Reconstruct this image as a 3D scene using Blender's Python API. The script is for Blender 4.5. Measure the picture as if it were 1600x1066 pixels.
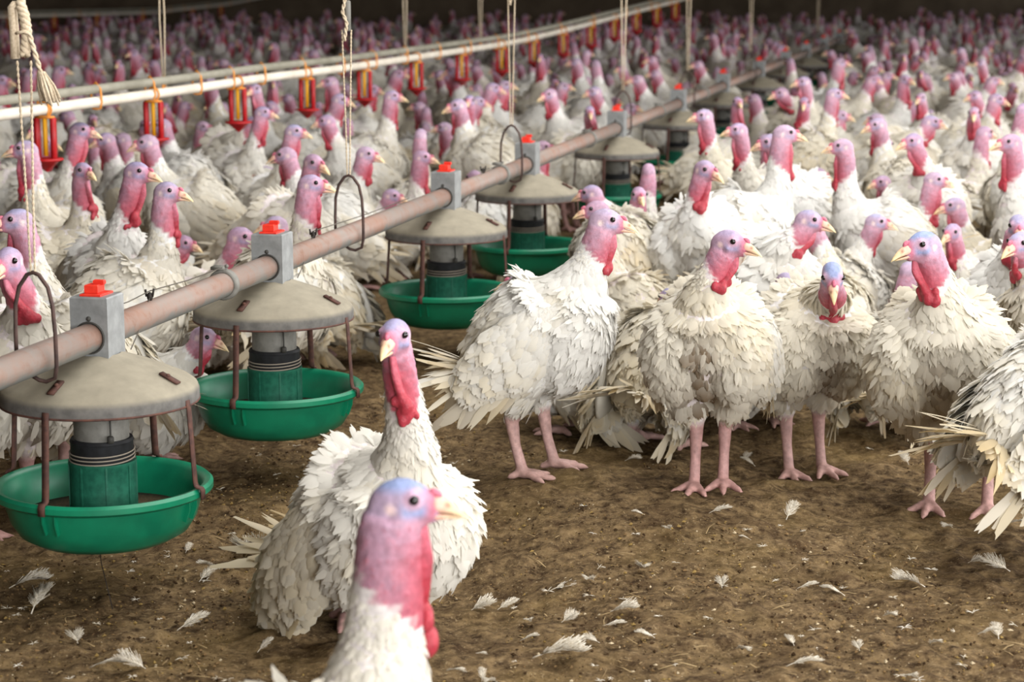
import bpy, math, random
import numpy as np
from mathutils import Vector, Matrix

# ------------------------------------------------------------------ clear
for o in list(bpy.data.objects):
    bpy.data.objects.remove(o)
SC = bpy.context.scene
COL = SC.collection
PI = math.pi

# ------------------------------------------------------------------ camera
FPX = 3200.0                       # focal length in pixels of the 1600 wide frame
PITCH = math.radians(10.2)
CAMH = 1.30
cam_data = bpy.data.cameras.new('camera')
cam_data.sensor_width = 36.0
cam_data.lens = 36.0 * FPX / 1600.0
cam_data.clip_start = 0.05
cam_data.clip_end = 200
cam_data.dof.use_dof = True
cam_data.dof.focus_distance = 4.7
cam_data.dof.aperture_fstop = 5.2
cam = bpy.data.objects.new('camera', cam_data)
COL.objects.link(cam)
cam.location = (0, 0, CAMH)
cam.rotation_euler = (PI / 2 - PITCH, 0, 0)
SC.camera = cam

# ------------------------------------------------------------------ world, light, exposure
SC.view_settings.view_transform = 'Standard'
SC.view_settings.look = 'None'
SC.view_settings.gamma = 1.0
SC.view_settings.use_curve_mapping = False
SC.view_settings.exposure = 0.0
SC.cycles.use_denoising = True
SC.cycles.max_bounces = 6
SC.cycles.diffuse_bounces = 3
SC.cycles.glossy_bounces = 2
SC.cycles.transmission_bounces = 2
SC.cycles.sample_clamp_indirect = 4.0
world = bpy.data.worlds.new('sky')
SC.world = world
world.use_nodes = True
wbg = world.node_tree.nodes['Background']
wbg.inputs['Color'].default_value = (0.92, 0.96, 1.0, 1)
wbg.inputs['Strength'].default_value = 1.0

def area_light(name, loc, rot, sx, sy, power, color):
    l = bpy.data.lights.new(name, 'AREA')
    l.shape = 'RECTANGLE'
    l.size, l.size_y, l.energy, l.color = sx, sy, power, color
    o = bpy.data.objects.new(name, l)
    o.location, o.rotation_euler = loc, rot
    COL.objects.link(o)
    return o

# daylight coming in through the open curtain sides and the translucent roof panels of the shed
area_light('daylight_side', (8.6, 6.0, 1.9), (0, math.radians(90 - 12), 0), 1.8, 20.0, 1250, (1.0, 0.998, 0.985))
area_light('front_fill', (3.0, -3.6, 2.0), (math.radians(72), 0, math.radians(12)), 5.0, 2.2, 660, (1.0, 0.995, 0.985))  # unseen fill lamp added behind the camera to brighten the birds' fronts
area_light('roof_panel', (1.6, 5.6, 3.9), (0, 0, 0), 3.2, 9.0, 420, (1.0, 0.998, 0.985))

# ------------------------------------------------------------------ camera geometry: a pixel of the 1600x1066 photo -> a place in the shed
CF = np.array([0, math.cos(PITCH), -math.sin(PITCH)])
CU = np.array([0, math.sin(PITCH), math.cos(PITCH)])
CR = np.array([1.0, 0, 0])
CO = np.array([0, 0, CAMH])

def ray(px, py):
    return CF + CR * (px - 800.0) / FPX + CU * (533.0 - py) / FPX

def at_height(px, py, h=0.0):
    d = ray(px, py)
    return CO + d * ((h - CAMH) / d[2])

def at_y(px, py, y):
    d = ray(px, py)
    return CO + d * (y / d[1])

def project(p):
    d = np.asarray(p, float) - CO
    zc = d @ CF
    return 800 + FPX * (d @ CR) / zc, 533 - FPX * (d @ CU) / zc, zc

# ------------------------------------------------------------------ helpers
def lin(r, g, b):
    def f(c):
        c /= 255.0
        return c / 12.92 if c <= 0.04045 else ((c + 0.055) / 1.055) ** 2.4
    return np.array([f(r), f(g), f(b)])

def tag(o, label=None, cat=None, group=None, kind=None):
    if label: o['label'] = label
    if cat: o['category'] = cat
    if group: o['group'] = group
    if kind: o['kind'] = kind
    return o

def mesh_from(name, V, Q, mat=None, col=None, smooth=True, T=None):
    """V (n,3), Q (m,4) quads, T (k,3) triangles -> mesh data."""
    V = np.asarray(V, np.float32)
    parts, totals = [], []
    if Q is not None and len(Q):
        Q = np.asarray(Q, np.int32); parts.append(Q.ravel()); totals.append(np.full(len(Q), 4, np.int32))
    if T is not None and len(T):
        T = np.asarray(T, np.int32); parts.append(T.ravel()); totals.append(np.full(len(T), 3, np.int32))
    loops = np.concatenate(parts); tot = np.concatenate(totals)
    start = np.concatenate([[0], np.cumsum(tot)[:-1]]).astype(np.int32)
    me = bpy.data.meshes.new(name)
    me.vertices.add(len(V)); me.vertices.foreach_set('co', V.ravel())
    me.loops.add(len(loops)); me.loops.foreach_set('vertex_index', loops)
    me.polygons.add(len(tot)); me.polygons.foreach_set('loop_start', start)
    me.polygons.foreach_set('loop_total', tot)
    me.polygons.foreach_set('use_smooth', np.full(len(tot), smooth, bool))
    if col is not None:
        a = me.color_attributes.new('Col', 'FLOAT_COLOR', 'POINT')
        c = np.ones((len(V), 4), np.float32); c[:, :3] = col
        a.data.foreach_set('color', c.ravel())
    me.update(calc_edges=True)
    if mat: me.materials.append(mat)
    return me

def link(name, me, parent=None, loc=(0, 0, 0), rz=0.0):
    o = bpy.data.objects.new(name, me)
    COL.objects.link(o)
    o.location = loc; o.rotation_euler = (0, 0, rz)
    if parent is not None: o.parent = parent
    return o

def empty(name, loc, rz=0.0):
    o = bpy.data.objects.new(name, None)
    o.empty_display_size = 0.1
    COL.objects.link(o)
    o.location = loc; o.rotation_euler = (0, 0, rz)
    return o

def unit(a, axis=-1):
    return a / np.maximum(np.linalg.norm(a, axis=axis, keepdims=True), 1e-9)

def loft_quads(n, m, off=0, closed=True):
    i = np.arange(n - 1)[:, None]; j = np.arange(m if closed else m - 1)[None, :]
    a = i * m + j; b = i * m + (j + 1) % m
    return np.stack([a, b, b + m, a + m], -1).reshape(-1, 4) + off

class Geo:
    """Collects shapes into ONE mesh."""
    def __init__(s): s.V, s.Q, s.T, s.n = [], [], [], 0
    def add(s, V, Q=None, T=None):
        V = np.asarray(V, float)
        if Q is not None and len(Q): s.Q.append(np.asarray(Q) + s.n)
        if T is not None and len(T): s.T.append(np.asarray(T) + s.n)
        s.V.append(V); s.n += len(V); return s
    def rings(s, R, cap=True):
        R = np.asarray(R, float); n, m = R.shape[:2]
        V = R.reshape(-1, 3); Q = loft_quads(n, m); T = []
        if cap:
            V = np.vstack([V, R[0].mean(0), R[-1].mean(0)])
            j = np.arange(m); a = n * m
            T = np.vstack([np.stack([(j + 1) % m, j, np.full(m, a)], 1),
                           np.stack([(n - 1) * m + j, (n - 1) * m + (j + 1) % m, np.full(m, a + 1)], 1)])
        return s.add(V, Q, T)
    def lathe(s, prof, seg=48, closed=False, c=(0, 0, 0)):
        """prof: (r, z) from one end to the other, turned about z."""
        prof = np.asarray(prof, float); a = np.linspace(0, 2 * PI, seg, endpoint=False)
        R = np.stack([prof[:, None, 0] * np.cos(a), prof[:, None, 0] * np.sin(a), np.repeat(prof[:, 1:2], seg, 1)], -1) + np.array(c)
        if closed: R = np.concatenate([R, R[:1]])
        return s.rings(R, cap=not closed)
    def tube(s, pts, r, seg=10, cap=True):
        pts = np.asarray(pts, float); n = len(pts)
        r = np.broadcast_to(np.asarray(r, float), (n,))
        t = unit(np.gradient(pts, axis=0))
        up = np.array([0, 0, 1.0]) if abs(t[0, 2]) < 0.9 else np.array([1.0, 0, 0])
        R = []; u = unit(np.cross(np.cross(t[0], up), t[0]))
        for i in range(n):
            u = unit(u - t[i] * (u @ t[i])); v = np.cross(t[i], u)
            a = np.linspace(0, 2 * PI, seg, endpoint=False)[:, None]
            R.append(pts[i] + r[i] * (np.cos(a) * u + np.sin(a) * v))
        return s.rings(R, cap)
    def ribbon(s, pts, side, w, th):
        """a flat bar of width w along `side`, thickness th, following pts."""
        pts = np.asarray(pts, float); t = unit(np.gradient(pts, axis=0)); side = unit(np.asarray(side, float))
        R = []
        for p, d in zip(pts, t):
            nn = unit(np.cross(d, side))
            R.append([p + side * w / 2 + nn * th / 2, p - side * w / 2 + nn * th / 2, p - side * w / 2 - nn * th / 2, p + side * w / 2 - nn * th / 2])
        return s.rings(np.array(R))
    def box(s, c, size, rz=0.0, bev=0.0):
        x, y, z = np.asarray(size, float) / 2
        b = min(bev, x * .9, y * .9, z * .9)
        prof = [(x - b, y - b, -z), (x, y, -z + b), (x, y, z - b), (x - b, y - b, z)] if b else [(x, y, -z), (x, y, z)]
        R = [[(sx * px, sy * py, pz) for sx, sy in ((1, 1), (-1, 1), (-1, -1), (1, -1))] for px, py, pz in prof]
        R = np.array(R, float); co, si = math.cos(rz), math.sin(rz)
        R = np.stack([R[..., 0] * co - R[..., 1] * si, R[..., 0] * si + R[..., 1] * co, R[..., 2]], -1) + np.array(c)
        return s.rings(R)
    def ball(s, c, rad, seg=12, rings=8, M=None):
        th = np.linspace(0.06, PI - 0.06, rings)[:, None]; a = np.linspace(0, 2 * PI, seg, endpoint=False)[None, :]
        R = np.stack([np.sin(th) * np.cos(a), np.sin(th) * np.sin(a), np.cos(th) * np.ones_like(a)], -1) * np.asarray(rad, float)
        if M is not None: R = R @ np.asarray(M).T
        return s.rings(R + np.array(c))
    def arrays(s):
        return np.vstack(s.V), (np.vstack(s.Q) if s.Q else np.zeros((0, 4), int)), (np.vstack(s.T) if s.T else np.zeros((0, 3), int))
    def mesh(s, name, mat, smooth=True, col=None):
        V, Q, T = s.arrays()
        return mesh_from(name, V, Q, mat, col, smooth, T)
    def build(s, name, mat, parent=None, loc=(0, 0, 0), rz=0.0, smooth=True, sharp=None):
        me = s.mesh(name, mat, smooth)
        if sharp is not None and smooth: me.set_sharp_from_angle(angle=math.radians(sharp))
        return link(name, me, parent, loc, rz)

def remesh(V, Q, T, voxel, smooth=2):
    me = mesh_from('tmp', V, Q, T=T)
    ob = link('tmp', me)
    m = ob.modifiers.new('r', 'REMESH'); m.mode = 'VOXEL'; m.voxel_size = voxel
    dg = bpy.context.evaluated_depsgraph_get()
    ev = ob.evaluated_get(dg); e = ev.to_mesh()
    n = len(e.vertices); W = np.empty(n * 3, np.float32); e.vertices.foreach_get('co', W); W = W.reshape(-1, 3).astype(float)
    k = len(e.loops); L = np.empty(k, np.int32); e.loops.foreach_get('vertex_index', L)
    P = L.reshape(-1, 4)
    E = np.empty(len(e.edges) * 2, np.int32); e.edges.foreach_get('vertices', E); E = E.reshape(-1, 2)
    ev.to_mesh_clear(); bpy.data.objects.remove(ob); bpy.data.meshes.remove(me)
    deg = np.bincount(E.ravel(), minlength=n)[:, None]
    for it in range(smooth):
        S = np.zeros_like(W)
        for c in range(3):
            S[:, c] = np.bincount(E[:, 0], W[E[:, 1], c], n) + np.bincount(E[:, 1], W[E[:, 0], c], n)
        W = W * 0.5 + 0.5 * S / np.maximum(deg, 1)
    return W, P

def vnoise(x, y, seed=0):
    """smooth value noise in [0,1]."""
    r = np.random.RandomState(seed).rand(256, 256)
    xi, yi = np.floor(x).astype(int), np.floor(y).astype(int)
    fx, fy = x - xi, y - yi
    fx, fy = fx * fx * (3 - 2 * fx), fy * fy * (3 - 2 * fy)
    g = lambda a, b: r[a % 256, b % 256]
    return (g(xi, yi) * (1 - fx) + g(xi + 1, yi) * fx) * (1 - fy) + (g(xi, yi + 1) * (1 - fx) + g(xi + 1, yi + 1) * fx) * fy

# ------------------------------------------------------------------ materials
def new_mat(name):
    m = bpy.data.materials.new(name); m.use_nodes = True
    nt = m.node_tree
    return m, nt, nt.nodes['Principled BSDF']

def N(nt, typ, **kw):
    n = nt.nodes.new(typ)
    for k, v in kw.items():
        if k in n.inputs: n.inputs[k].default_value = v
        else: setattr(n, k, v)
    return n

def mixc(nt, fac, a, b, blend='MIX'):
    n = nt.nodes.new('ShaderNodeMix'); n.data_type = 'RGBA'; n.blend_type = blend
    for sock, v in ((n.inputs[0], fac), (n.inputs[6], a), (n.inputs[7], b)):
        if hasattr(v, 'is_output'): nt.links.new(v, sock)
        elif isinstance(v, (int, float)): sock.default_value = v
        else: sock.default_value = (*v, 1)
    return n.outputs[2]

def ramp(nt, src, stops):
    n = nt.nodes.new('ShaderNodeValToRGB'); nt.links.new(src, n.inputs[0])
    el = n.color_ramp.elements
    while len(el) < len(stops): el.new(0.5)
    for e, (p, c) in zip(el, stops):
        e.position = p; e.color = (c, c, c, 1) if isinstance(c, (int, float)) else (*c, 1)
    return n.outputs[0]

def noise(nt, scale, detail=4, vec='Object', rough=0.6):
    tc = nt.nodes.new('ShaderNodeTexCoord'); n = nt.nodes.new('ShaderNodeTexNoise')
    n.inputs['Scale'].default_value = scale; n.inputs['Detail'].default_value = detail; n.inputs['Roughness'].default_value = rough
    nt.links.new(tc.outputs[vec], n.inputs['Vector'])
    return n.outputs['Fac']

def bump(nt, bs, src, strength, dist=0.002):
    b = nt.nodes.new('ShaderNodeBump'); b.inputs['Strength'].default_value = strength; b.inputs['Distance'].default_value = dist
    nt.links.new(src, b.inputs['Height']); nt.links.new(b.outputs[0], bs.inputs['Normal'])

def plain(name, rgb, rough=0.6, metal=0.0, var=None, scale=20, spec=0.3):
    m, nt, bs = new_mat(name)
    bs.inputs['Roughness'].default_value = rough; bs.inputs['Metallic'].default_value = metal
    bs.inputs['Specular IOR Level'].default_value = spec
    if var is None:
        bs.inputs['Base Color'].default_value = (*rgb, 1)
    else:
        f = ramp(nt, noise(nt, scale), [(0.35, 0.0), (0.65, 1.0)])
        nt.links.new(mixc(nt, f, rgb, var), bs.inputs['Base Color'])
    return m

M = {}
def attr_mat(name, rough, spec, var=0.0, trans=0.0, objvar=None, nscale=60, sub=0.0):
    m, nt, bs = new_mat(name)
    a = N(nt, 'ShaderNodeAttribute', attribute_name='Col')
    c = a.outputs['Color']
    if objvar:
        oi = nt.nodes.new('ShaderNodeObjectInfo')
        f = ramp(nt, oi.outputs['Random'], [(0.0, 0.0), (0.35, 0.15), (1.0, objvar[1])])
        c = mixc(nt, f, c, objvar[0], 'MULTIPLY')
    if var:
        f = ramp(nt, noise(nt, nscale, 5), [(0.3, 1.0 - var), (0.7, 1.0 + var * 0.6)])
        c = mixc(nt, 1.0, c, f, 'MULTIPLY')
    nt.links.new(c, bs.inputs['Base Color'])
    bs.inputs['Roughness'].default_value = rough
    bs.inputs['Specular IOR Level'].default_value = spec
    if sub:
        bs.inputs['Subsurface Weight'].default_value = sub
        bs.inputs['Subsurface Radius'].default_value = (0.012, 0.005, 0.004)
        bs.inputs['Subsurface Scale'].default_value = 1.0
    if trans:
        tr = nt.nodes.new('ShaderNodeBsdfTranslucent'); nt.links.new(c, tr.inputs['Color'])
        mx = nt.nodes.new('ShaderNodeMixShader'); mx.inputs[0].default_value = trans
        nt.links.new(bs.outputs[0], mx.inputs[1]); nt.links.new(tr.outputs[0], mx.inputs[2])
        nt.links.new(mx.outputs[0], nt.nodes['Material Output'].inputs['Surface'])
    return m, nt, bs

M['feather'] = attr_mat('white_feathers', 0.85, 0.1, trans=0.42, objvar=((0.90, 0.83, 0.68), 0.75))[0]
M['skin'], _nt, _bs = attr_mat('turkey_skin', 0.55, 0.3, var=0.22, nscale=90, objvar=((0.95, 0.80, 0.84), 0.8))
bump(_nt, _bs, noise(_nt, 260, 3), 0.5, 0.002)
M['wattle'], _nt, _bs = attr_mat('red_wattle_skin', 0.45, 0.35, var=0.2, nscale=120, objvar=((0.9, 0.75, 0.85), 0.7))
bump(_nt, _bs, noise(_nt, 200, 4), 0.6, 0.003)
M['beak'] = attr_mat('horn_beak', 0.45, 0.35, var=0.12, nscale=150)[0]
M['eye'] = plain('dark_eye', (0.008, 0.006, 0.006), 0.12, spec=0.6)

# ================================================================== turkey
def feather_grid(P, Nn, D, L, W, lift, curl, c0, c1, rng, rows=5, cols=3, rag=0.12, camber=0.18, shape=None):
    n = len(P)
    D = unit(D - Nn * np.sum(D * Nn, 1, keepdims=True)); S = np.cross(Nn, D)
    s = np.linspace(0, 1, rows)
    w = np.interp(s, [0, .25, .6, .85, 1], [.35, .75, 1, .9, .42]) if shape is None else np.interp(s, *shape)
    j = np.linspace(-1, 1, cols)
    L = L[:, None, None]; W = W[:, None, None]
    ss = s[None, :, None] + np.zeros((n, rows, cols))
    jit = (rng.rand(n, cols) - 0.5) * 2 * rag
    ss[:, -1, :] += jit; ss[:, -2, :] += jit * 0.35
    along = L * ss
    up = L * (np.sin(lift)[:, None, None] * ss - curl[:, None, None] * ss ** 2) + camber * W * (1 - np.abs(j))[None, None, :]
    lat = W * w[None, :, None] * j[None, None, :] * (1 + 0.15 * (rng.rand(n, rows, cols) - 0.5))
    lat = lat + L * ((rng.rand(n) - 0.5) * 0.25)[:, None, None] * ss ** 2
    V = (P[:, None, None, :] + D[:, None, None, :] * along[..., None] + Nn[:, None, None, :] * up[..., None] + S[:, None, None, :] * lat[..., None])
    base = np.arange(n)[:, None] * (rows * cols)
    q = loft_quads(rows, cols, closed=False)
    Q = (base[:, :, None] + q[None]).reshape(-1, 4)
    C = c0[:, None, None, :] * (1 - ss[..., None].clip(0, 1)) + c1[:, None, None, :] * ss[..., None].clip(0, 1)
    return V.reshape(-1, 3), Q, C.reshape(-1, 3)

WHITE = np.array([0.865, 0.855, 0.825]); CREAM = np.array([0.82, 0.745, 0.58]); STRAW = np.array([0.56, 0.43, 0.23]); DIRT = np.array([0.20, 0.13, 0.07])

def feather_cols(n, rng, stain, dirt):
    """stain, dirt: per feather 0..1."""
    k = rng.rand(n)
    c1 = WHITE * (0.93 + 0.1 * rng.rand(n))[:, None]
    f = np.clip(stain * (0.2 + 1.0 * k), 0, 1)[:, None]
    c1 = c1 * (1 - f) + (CREAM if True else STRAW) * f
    f2 = np.clip(stain * 1.4 - 0.75, 0, 1)[:, None] * rng.rand(n)[:, None]
    c1 = c1 * (1 - f2) + STRAW * f2
    g = np.clip(dirt * (0.2 + 1.1 * rng.rand(n)), 0, 0.92)[:, None]
    c1 = c1 * (1 - g) + DIRT * g
    c0 = c1 * 0.5 + 0.5 * (WHITE * (1 - 0.5 * f) + CREAM * 0.5 * f)
    return c0, c1

def turkey_meshes(seed, drop=0.0, hx=0.165, hz=0.69, yaw=0.0, pitch=0.08, voxel=0.0075, dens=1.0, fl=1.0, ruffle=1.0,
                  feet=((0.0, -0.065), (0.02, 0.065)), width=1.0, dirt=0.5, lean=0.0, blue=0.5, red=0.5, tail_droop=0.55, rows=4, cols=3, wingdrop=0.0, snood=1.0, neckr=1.0, bp=0.14, car=1.0, nb=.55):
    rng = np.random.RandomState(seed)
    d = drop
    # ---- spine in the sagittal plane: x, z, half height, half width
    tor = np.array([(-.205, .285, .012, .015), (-.185, .300, .040, .050), (-.14, .328, .082, .092), (-.08, .352, .118, .120), (-.01, .370, .142, .138),
                    (.055, .386, .148, .136), (.100, .412, .122, .108), (.126, .452, .088, .082)])
    tor[:, 1] -= d; tor[:, 3] *= width
    cb, sb = math.cos(bp), math.sin(bp)
    def rp(p):
        """pitches the trunk up round its middle; p is (x, y, z) or (..., 3)."""
        p = np.array(p, float); x = p[..., 0] - .02; z = p[..., 2] - (.37 - d)
        p[..., 0] = .02 + x * cb - z * sb; p[..., 2] = .37 - d + x * sb + z * cb
        return p
    q = rp(np.stack([tor[:, 0], 0 * tor[:, 0], tor[:, 1]], 1)); tor[:, 0] = q[:, 0]; tor[:, 1] = q[:, 2]
    H = np.array([hx, hz])
    P0 = tor[-1, :2]; E = H + np.array([-.012, -.020])
    k = np.linalg.norm(E - P0) / 0.25
    C1 = P0 + np.array([.035, .075]) * min(k, 1.2); C2 = E + np.array([-.014, -.085 * min(k, 1.0)])
    t = np.linspace(0.10, 1.0, 14)[:, None]
    bz = (1 - t) ** 3 * P0 + 3 * (1 - t) ** 2 * t * C1 + 3 * (1 - t) * t * t * C2 + t ** 3 * E
    rad = np.interp(t[:, 0], [0, .1, .25, .4, .55, .7, .85, 1], [.083, .072, .058, .048, .0425, .040, .038, .034]) * neckr
    cx = np.concatenate([tor[:, 0], bz[:, 0]]); cz = np.concatenate([tor[:, 1], bz[:, 1]])
    ra = np.concatenate([tor[:, 2], rad]); rb = np.concatenate([tor[:, 3], rad * 0.94])
    par = np.concatenate([np.linspace(0, 1, len(tor)), 1 + t[:, 0]])
    tx, tz = np.gradient(cx), np.gradient(cz); ll = np.hypot(tx, tz); tx /= ll; tz /= ll
    bx = P0[0]
    sm = lambda v: np.clip(v, 0, 1) ** 2 * (3 - 2 * np.clip(v, 0, 1))
    def twist(P, tt):
        """turns the neck: angle grows along it; tt = neck parameter 0..1."""
        a = yaw * sm(np.asarray(tt, float)); P = np.array(P, float)
        x = P[..., 0] - bx; y = P[..., 1].copy()
        P[..., 0] = bx + x * np.cos(a) - y * np.sin(a)
        P[..., 1] = x * np.sin(a) + y * np.cos(a) + lean * sm(np.asarray(tt, float))
        return P
    ang = np.linspace(0, 2 * PI, 22, endpoint=False)
    ca, sa = np.cos(ang), np.sin(ang)
    nx, nz = -tz, tx
    R = np.stack([cx[:, None] + ra[:, None] * ca * nx[:, None], rb[:, None] * sa + 0 * cx[:, None], cz[:, None] + ra[:, None] * ca * nz[:, None]], -1)
    R = twist(R, (par - 1)[:, None] * np.ones_like(ang))
    G = Geo(); G.rings(R)
    # ---- head
    fwd = np.array([math.cos(pitch), -math.sin(pitch)]); upv = np.array([math.sin(pitch), math.cos(pitch)])
    def head(u, v, w):
        u, v, w = np.broadcast_arrays(np.asarray(u, float), v, w)
        P = np.stack([H[0] + u * fwd[0] + w * upv[0], v, H[1] + u * fwd[1] + w * upv[1]], -1)
        return twist(P, np.ones(P.shape[:-1]))
    prof = [(-.043, -.010, .008, .008), (-.037, -.008, .019, .017), (-.024, -.004, .0275, .0235), (-.006, -.001, .0315, .0265), (.011, -.001, .0305, .0245), (.026, -.004, .027, .0195), (.039, -.008, .0215, .0150), (.049, -.0105, .016, .0118)]
    G.rings(np.stack([head(u, hb * sa, w + ha * ca) for u, w, ha, hb in prof]))
    for sgn in (-1, 1):        # brow and cheek
        G.ball(head(.016, sgn * .019, .011), (.011, .008, .006), 10, 6)
        G.ball(head(.006, sgn * .018, -.012), (.016, .010, .012), 10, 6)
    # ---- breast, thighs
    ta = math.radians(20)
    Mt = np.array([[math.cos(ta), 0, math.sin(ta)], [0, 1, 0], [-math.sin(ta), 0, math.cos(ta)]])
    for sgn in (-1, 1):
        G.ball(rp((.074, sgn * .070 * width, .334 - d * 0.95)), (.098, .080 * width, .122), 18, 12, M=Mt)
        G.ball(rp((-.035, sgn * .080 * width, .315 - d * 0.95)), (.095, .066, .080), 16, 10)
    legs = []
    for sgn, (fx, fy) in zip((-1, 1), feet):
        hip = np.array([-.015, sgn * .07, .30 - d]); hz_ = max(.155 - d * .75, .04)
        hock = np.array([fx - .03 - d * .3, fy * 1.0, hz_]); foot = np.array([fx, fy, .016])
        if d < 0.15:
            G.tube([hip, hip * .6 + hock * .4, hip * .25 + hock * .75, hock], [.068, .056, .038, .0195], 14)
            mid = (hock + foot) / 2 + np.array([-.004, 0, 0])
            G.tube([hock + [0, 0, .012], hock, mid, foot, foot - [0, 0, .004]], [.018, .0185, .0135, .0150, .0120], 12)
        for a, ln in ((0.0, .078), (0.62, .070), (-0.62, .070), (PI - .3 * sgn, .036)):
            dx, dy = math.cos(a + sgn * .12), math.sin(a + sgn * .12)
            p = lambda q, z: (foot[0] + dx * ln * q, foot[1] + dy * ln * q, z)
            G.tube([p(0, .015), p(.35, .017), p(.7, .0105), p(.92, .0085), p(1.12, .004)], [.0125, .0105, .0098, .0085, .0045], 9)
        legs.append((hip, hock, foot))
    V, Q = remesh(*G.arrays(), voxel)
    # ---- classify vertices against the spine
    SP = twist(np.stack([cx, 0 * cx, cz], -1), par - 1)
    ft = twist(np.stack([cx + nx, 0 * cx, cz + nz], -1), par - 1) - SP
    tg = unit(np.gradient(SP, axis=0))
    rm = np.maximum((ra + rb) / 2, .02)
    def classify(P):
        dd = np.linalg.norm(P[:, None, :] - SP[None], axis=2) / rm[None]
        i = dd.argmin(1)
        front = np.clip(-np.sum((P - SP[i]) * ft[i], 1) / rm[i], -1.2, 1.2)
        return i, par[i], front
    def headuv(P):
        a = -yaw; x = P[:, 0] - bx; y = P[:, 1] - lean
        X = bx + x * math.cos(a) - y * math.sin(a) - H[0]; Y = x * math.sin(a) + y * math.cos(a); Z = P[:, 2] - H[1]
        return X * fwd[0] + Z * fwd[1], Y, X * upv[0] + Z * upv[1]
    i, pr, front = classify(V)
    u, v, w = headuv(V)
    hdist = np.sqrt((u / .045) ** 2 + (v / .035) ** 2 + (w / .040) ** 2)
    tt = pr - 1
    thr = nb - 0.15 * front
    thr = thr + (vnoise(V[:, 0] * 130 + V[:, 1] * 60, V[:, 2] * 130 + V[:, 1] * 110, 5) - .5) * .06
    skin = np.clip((tt - thr) / 0.05, 0, 1); skin[hdist < 1.15] = 1
    nz_ = vnoise(V[:, 0] * 90 + V[:, 2] * 40, V[:, 1] * 90 + V[:, 2] * 70, seed % 50)
    nz2 = vnoise(V[:, 0] * 260 + V[:, 2] * 150, V[:, 1] * 260 + V[:, 2] * 210, seed % 50 + 3)
    LAV = lin(182, 154, 174) * (1 - blue * .3) + lin(150, 158, 188) * blue * .3; BLUE = lin(138, 156, 196); PINK = lin(200, 142, 158); RED = lin(176, 68, 82); MAUVE = lin(170, 130, 148)
    c = np.tile(MAUVE, (len(V), 1))
    f = np.clip(nz_ * 1.6 - .45, 0, 1)[:, None]; c = c * (1 - f * .55) + PINK * f * .55
    f = np.clip((tt - .78) / .2, 0, 1)[:, None]; c = c * (1 - f) + (LAV * .65 + PINK * .35) * f
    f = (np.clip(front * .9 + .1, 0, 1) * np.clip((1.02 - tt) / .25, 0, 1))[:, None] * (0.55 + .45 * red); c = c * (1 - f) + RED * f
    f = (np.clip((.72 - tt) / .18, 0, 1) * .55)[:, None]; c = c * (1 - f) + RED * f
    f = np.clip((nz2 - .68) * 3, 0, 1)[:, None] * .5 * (tt < 1.0)[:, None]; c = c * (1 - f) + RED * f
    hm = (hdist < 1.1)
    ch = np.tile(LAV, (len(V), 1))
    f = np.clip((w - .010) / .012, 0, 1)[:, None] * blue; ch = ch * (1 - f) + BLUE * f
    de = np.sqrt((u - .017) ** 2 + (w - .007) ** 2)
    f = (np.clip(1 - np.abs(de - .019) / .012, 0, 1) * np.clip((.012 - w) / .02, 0, 1) * np.clip((u + .004) / .01, 0, 1))[:, None] * (0.35 + blue * .6); ch = ch * (1 - f) + BLUE * f
    f = np.clip(1 - (de - .010) / .006, 0, 1)[:, None] * .75; ch = ch * (1 - f) + lin(206, 168, 188) * f
    f = np.clip((u - .028) / .012, 0, 1)[:, None]; ch = ch * (1 - f) + lin(196, 118, 138) * f
    f = (np.clip((-.012 - w) / .012, 0, 1) * .7)[:, None]; ch = ch * (1 - f) + PINK * f
    de = np.sqrt((u + .012) ** 2 + (w + .006) ** 2)
    f = np.clip(1.6 - de / .0058, 0, 1)[:, None]; ch = ch * (1 - f) + lin(236, 212, 208) * f
    c[hm] = ch[hm]
    body = np.tile(WHITE * .80, (len(V), 1))
    c = c * skin[:, None] + body * (1 - skin[:, None])
    hockz = legs[0][1][2]
    leg = np.zeros(len(V))
    for hip, hock, foot in legs:
        dl = np.linalg.norm(V[:, :2] - (foot[:2] + (hock[:2] - foot[:2]) * np.clip(V[:, 2:3] / hockz, 0, 1)), axis=1)
        leg = np.maximum(leg, np.clip((hockz + .02 - V[:, 2]) / .02, 0, 1) * (dl < .11))
    if d >= .15: leg = leg * (V[:, 2] < .03)
    lc = lin(188, 153, 147) * (0.8 + .35 * nz_)[:, None]
    lc = lc * (1 - .3 * np.clip(1 - V[:, 2:3] / .05, 0, 1)) + .3 * np.clip(1 - V[:, 2:3] / .05, 0, 1) * lin(150, 110, 85)
    c = c * (1 - leg[:, None]) + lc * leg[:, None]
    # small folds in the bare skin
    nrm_tmp = mesh_from('tmp', V, Q); vn = np.empty(len(V) * 3, np.float32); nrm_tmp.vertex_normals.foreach_get('vector', vn); vn = vn.reshape(-1, 3).astype(float)
    bpy.data.meshes.remove(nrm_tmp)
    Vb = V + vn * ((skin * (1 - hm) * (nz2 - .5) * .0035 + skin * hm * (nz2 - .5) * .001)[:, None])
    out = {'body': mesh_from('body', Vb, Q, M['skin'], c)}
    # ---- feathers over everything that is not bare
    A = V[Q]; e1 = A[:, 1] - A[:, 0]; e2 = A[:, 3] - A[:, 0]
    fnm = np.cross(A[:, 2] - A[:, 0], A[:, 3] - A[:, 1]); area = np.linalg.norm(fnm, axis=1) / 2
    bare = (skin > .6) | (leg > .5)
    ok = ~bare[Q].any(1)
    p = area * ok
    ic, pc, fc = classify(A.mean(1))
    p = p * np.where(pc > 1.2, 3.2, np.where(pc > .8, 2.6, 1.0))
    for hip, hock, foot in legs:
        p = p * np.where((np.linalg.norm(A.mean(1) - (hock + (hip - hock) * .25), axis=1) < .075), 2.2, 1.0)
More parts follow.
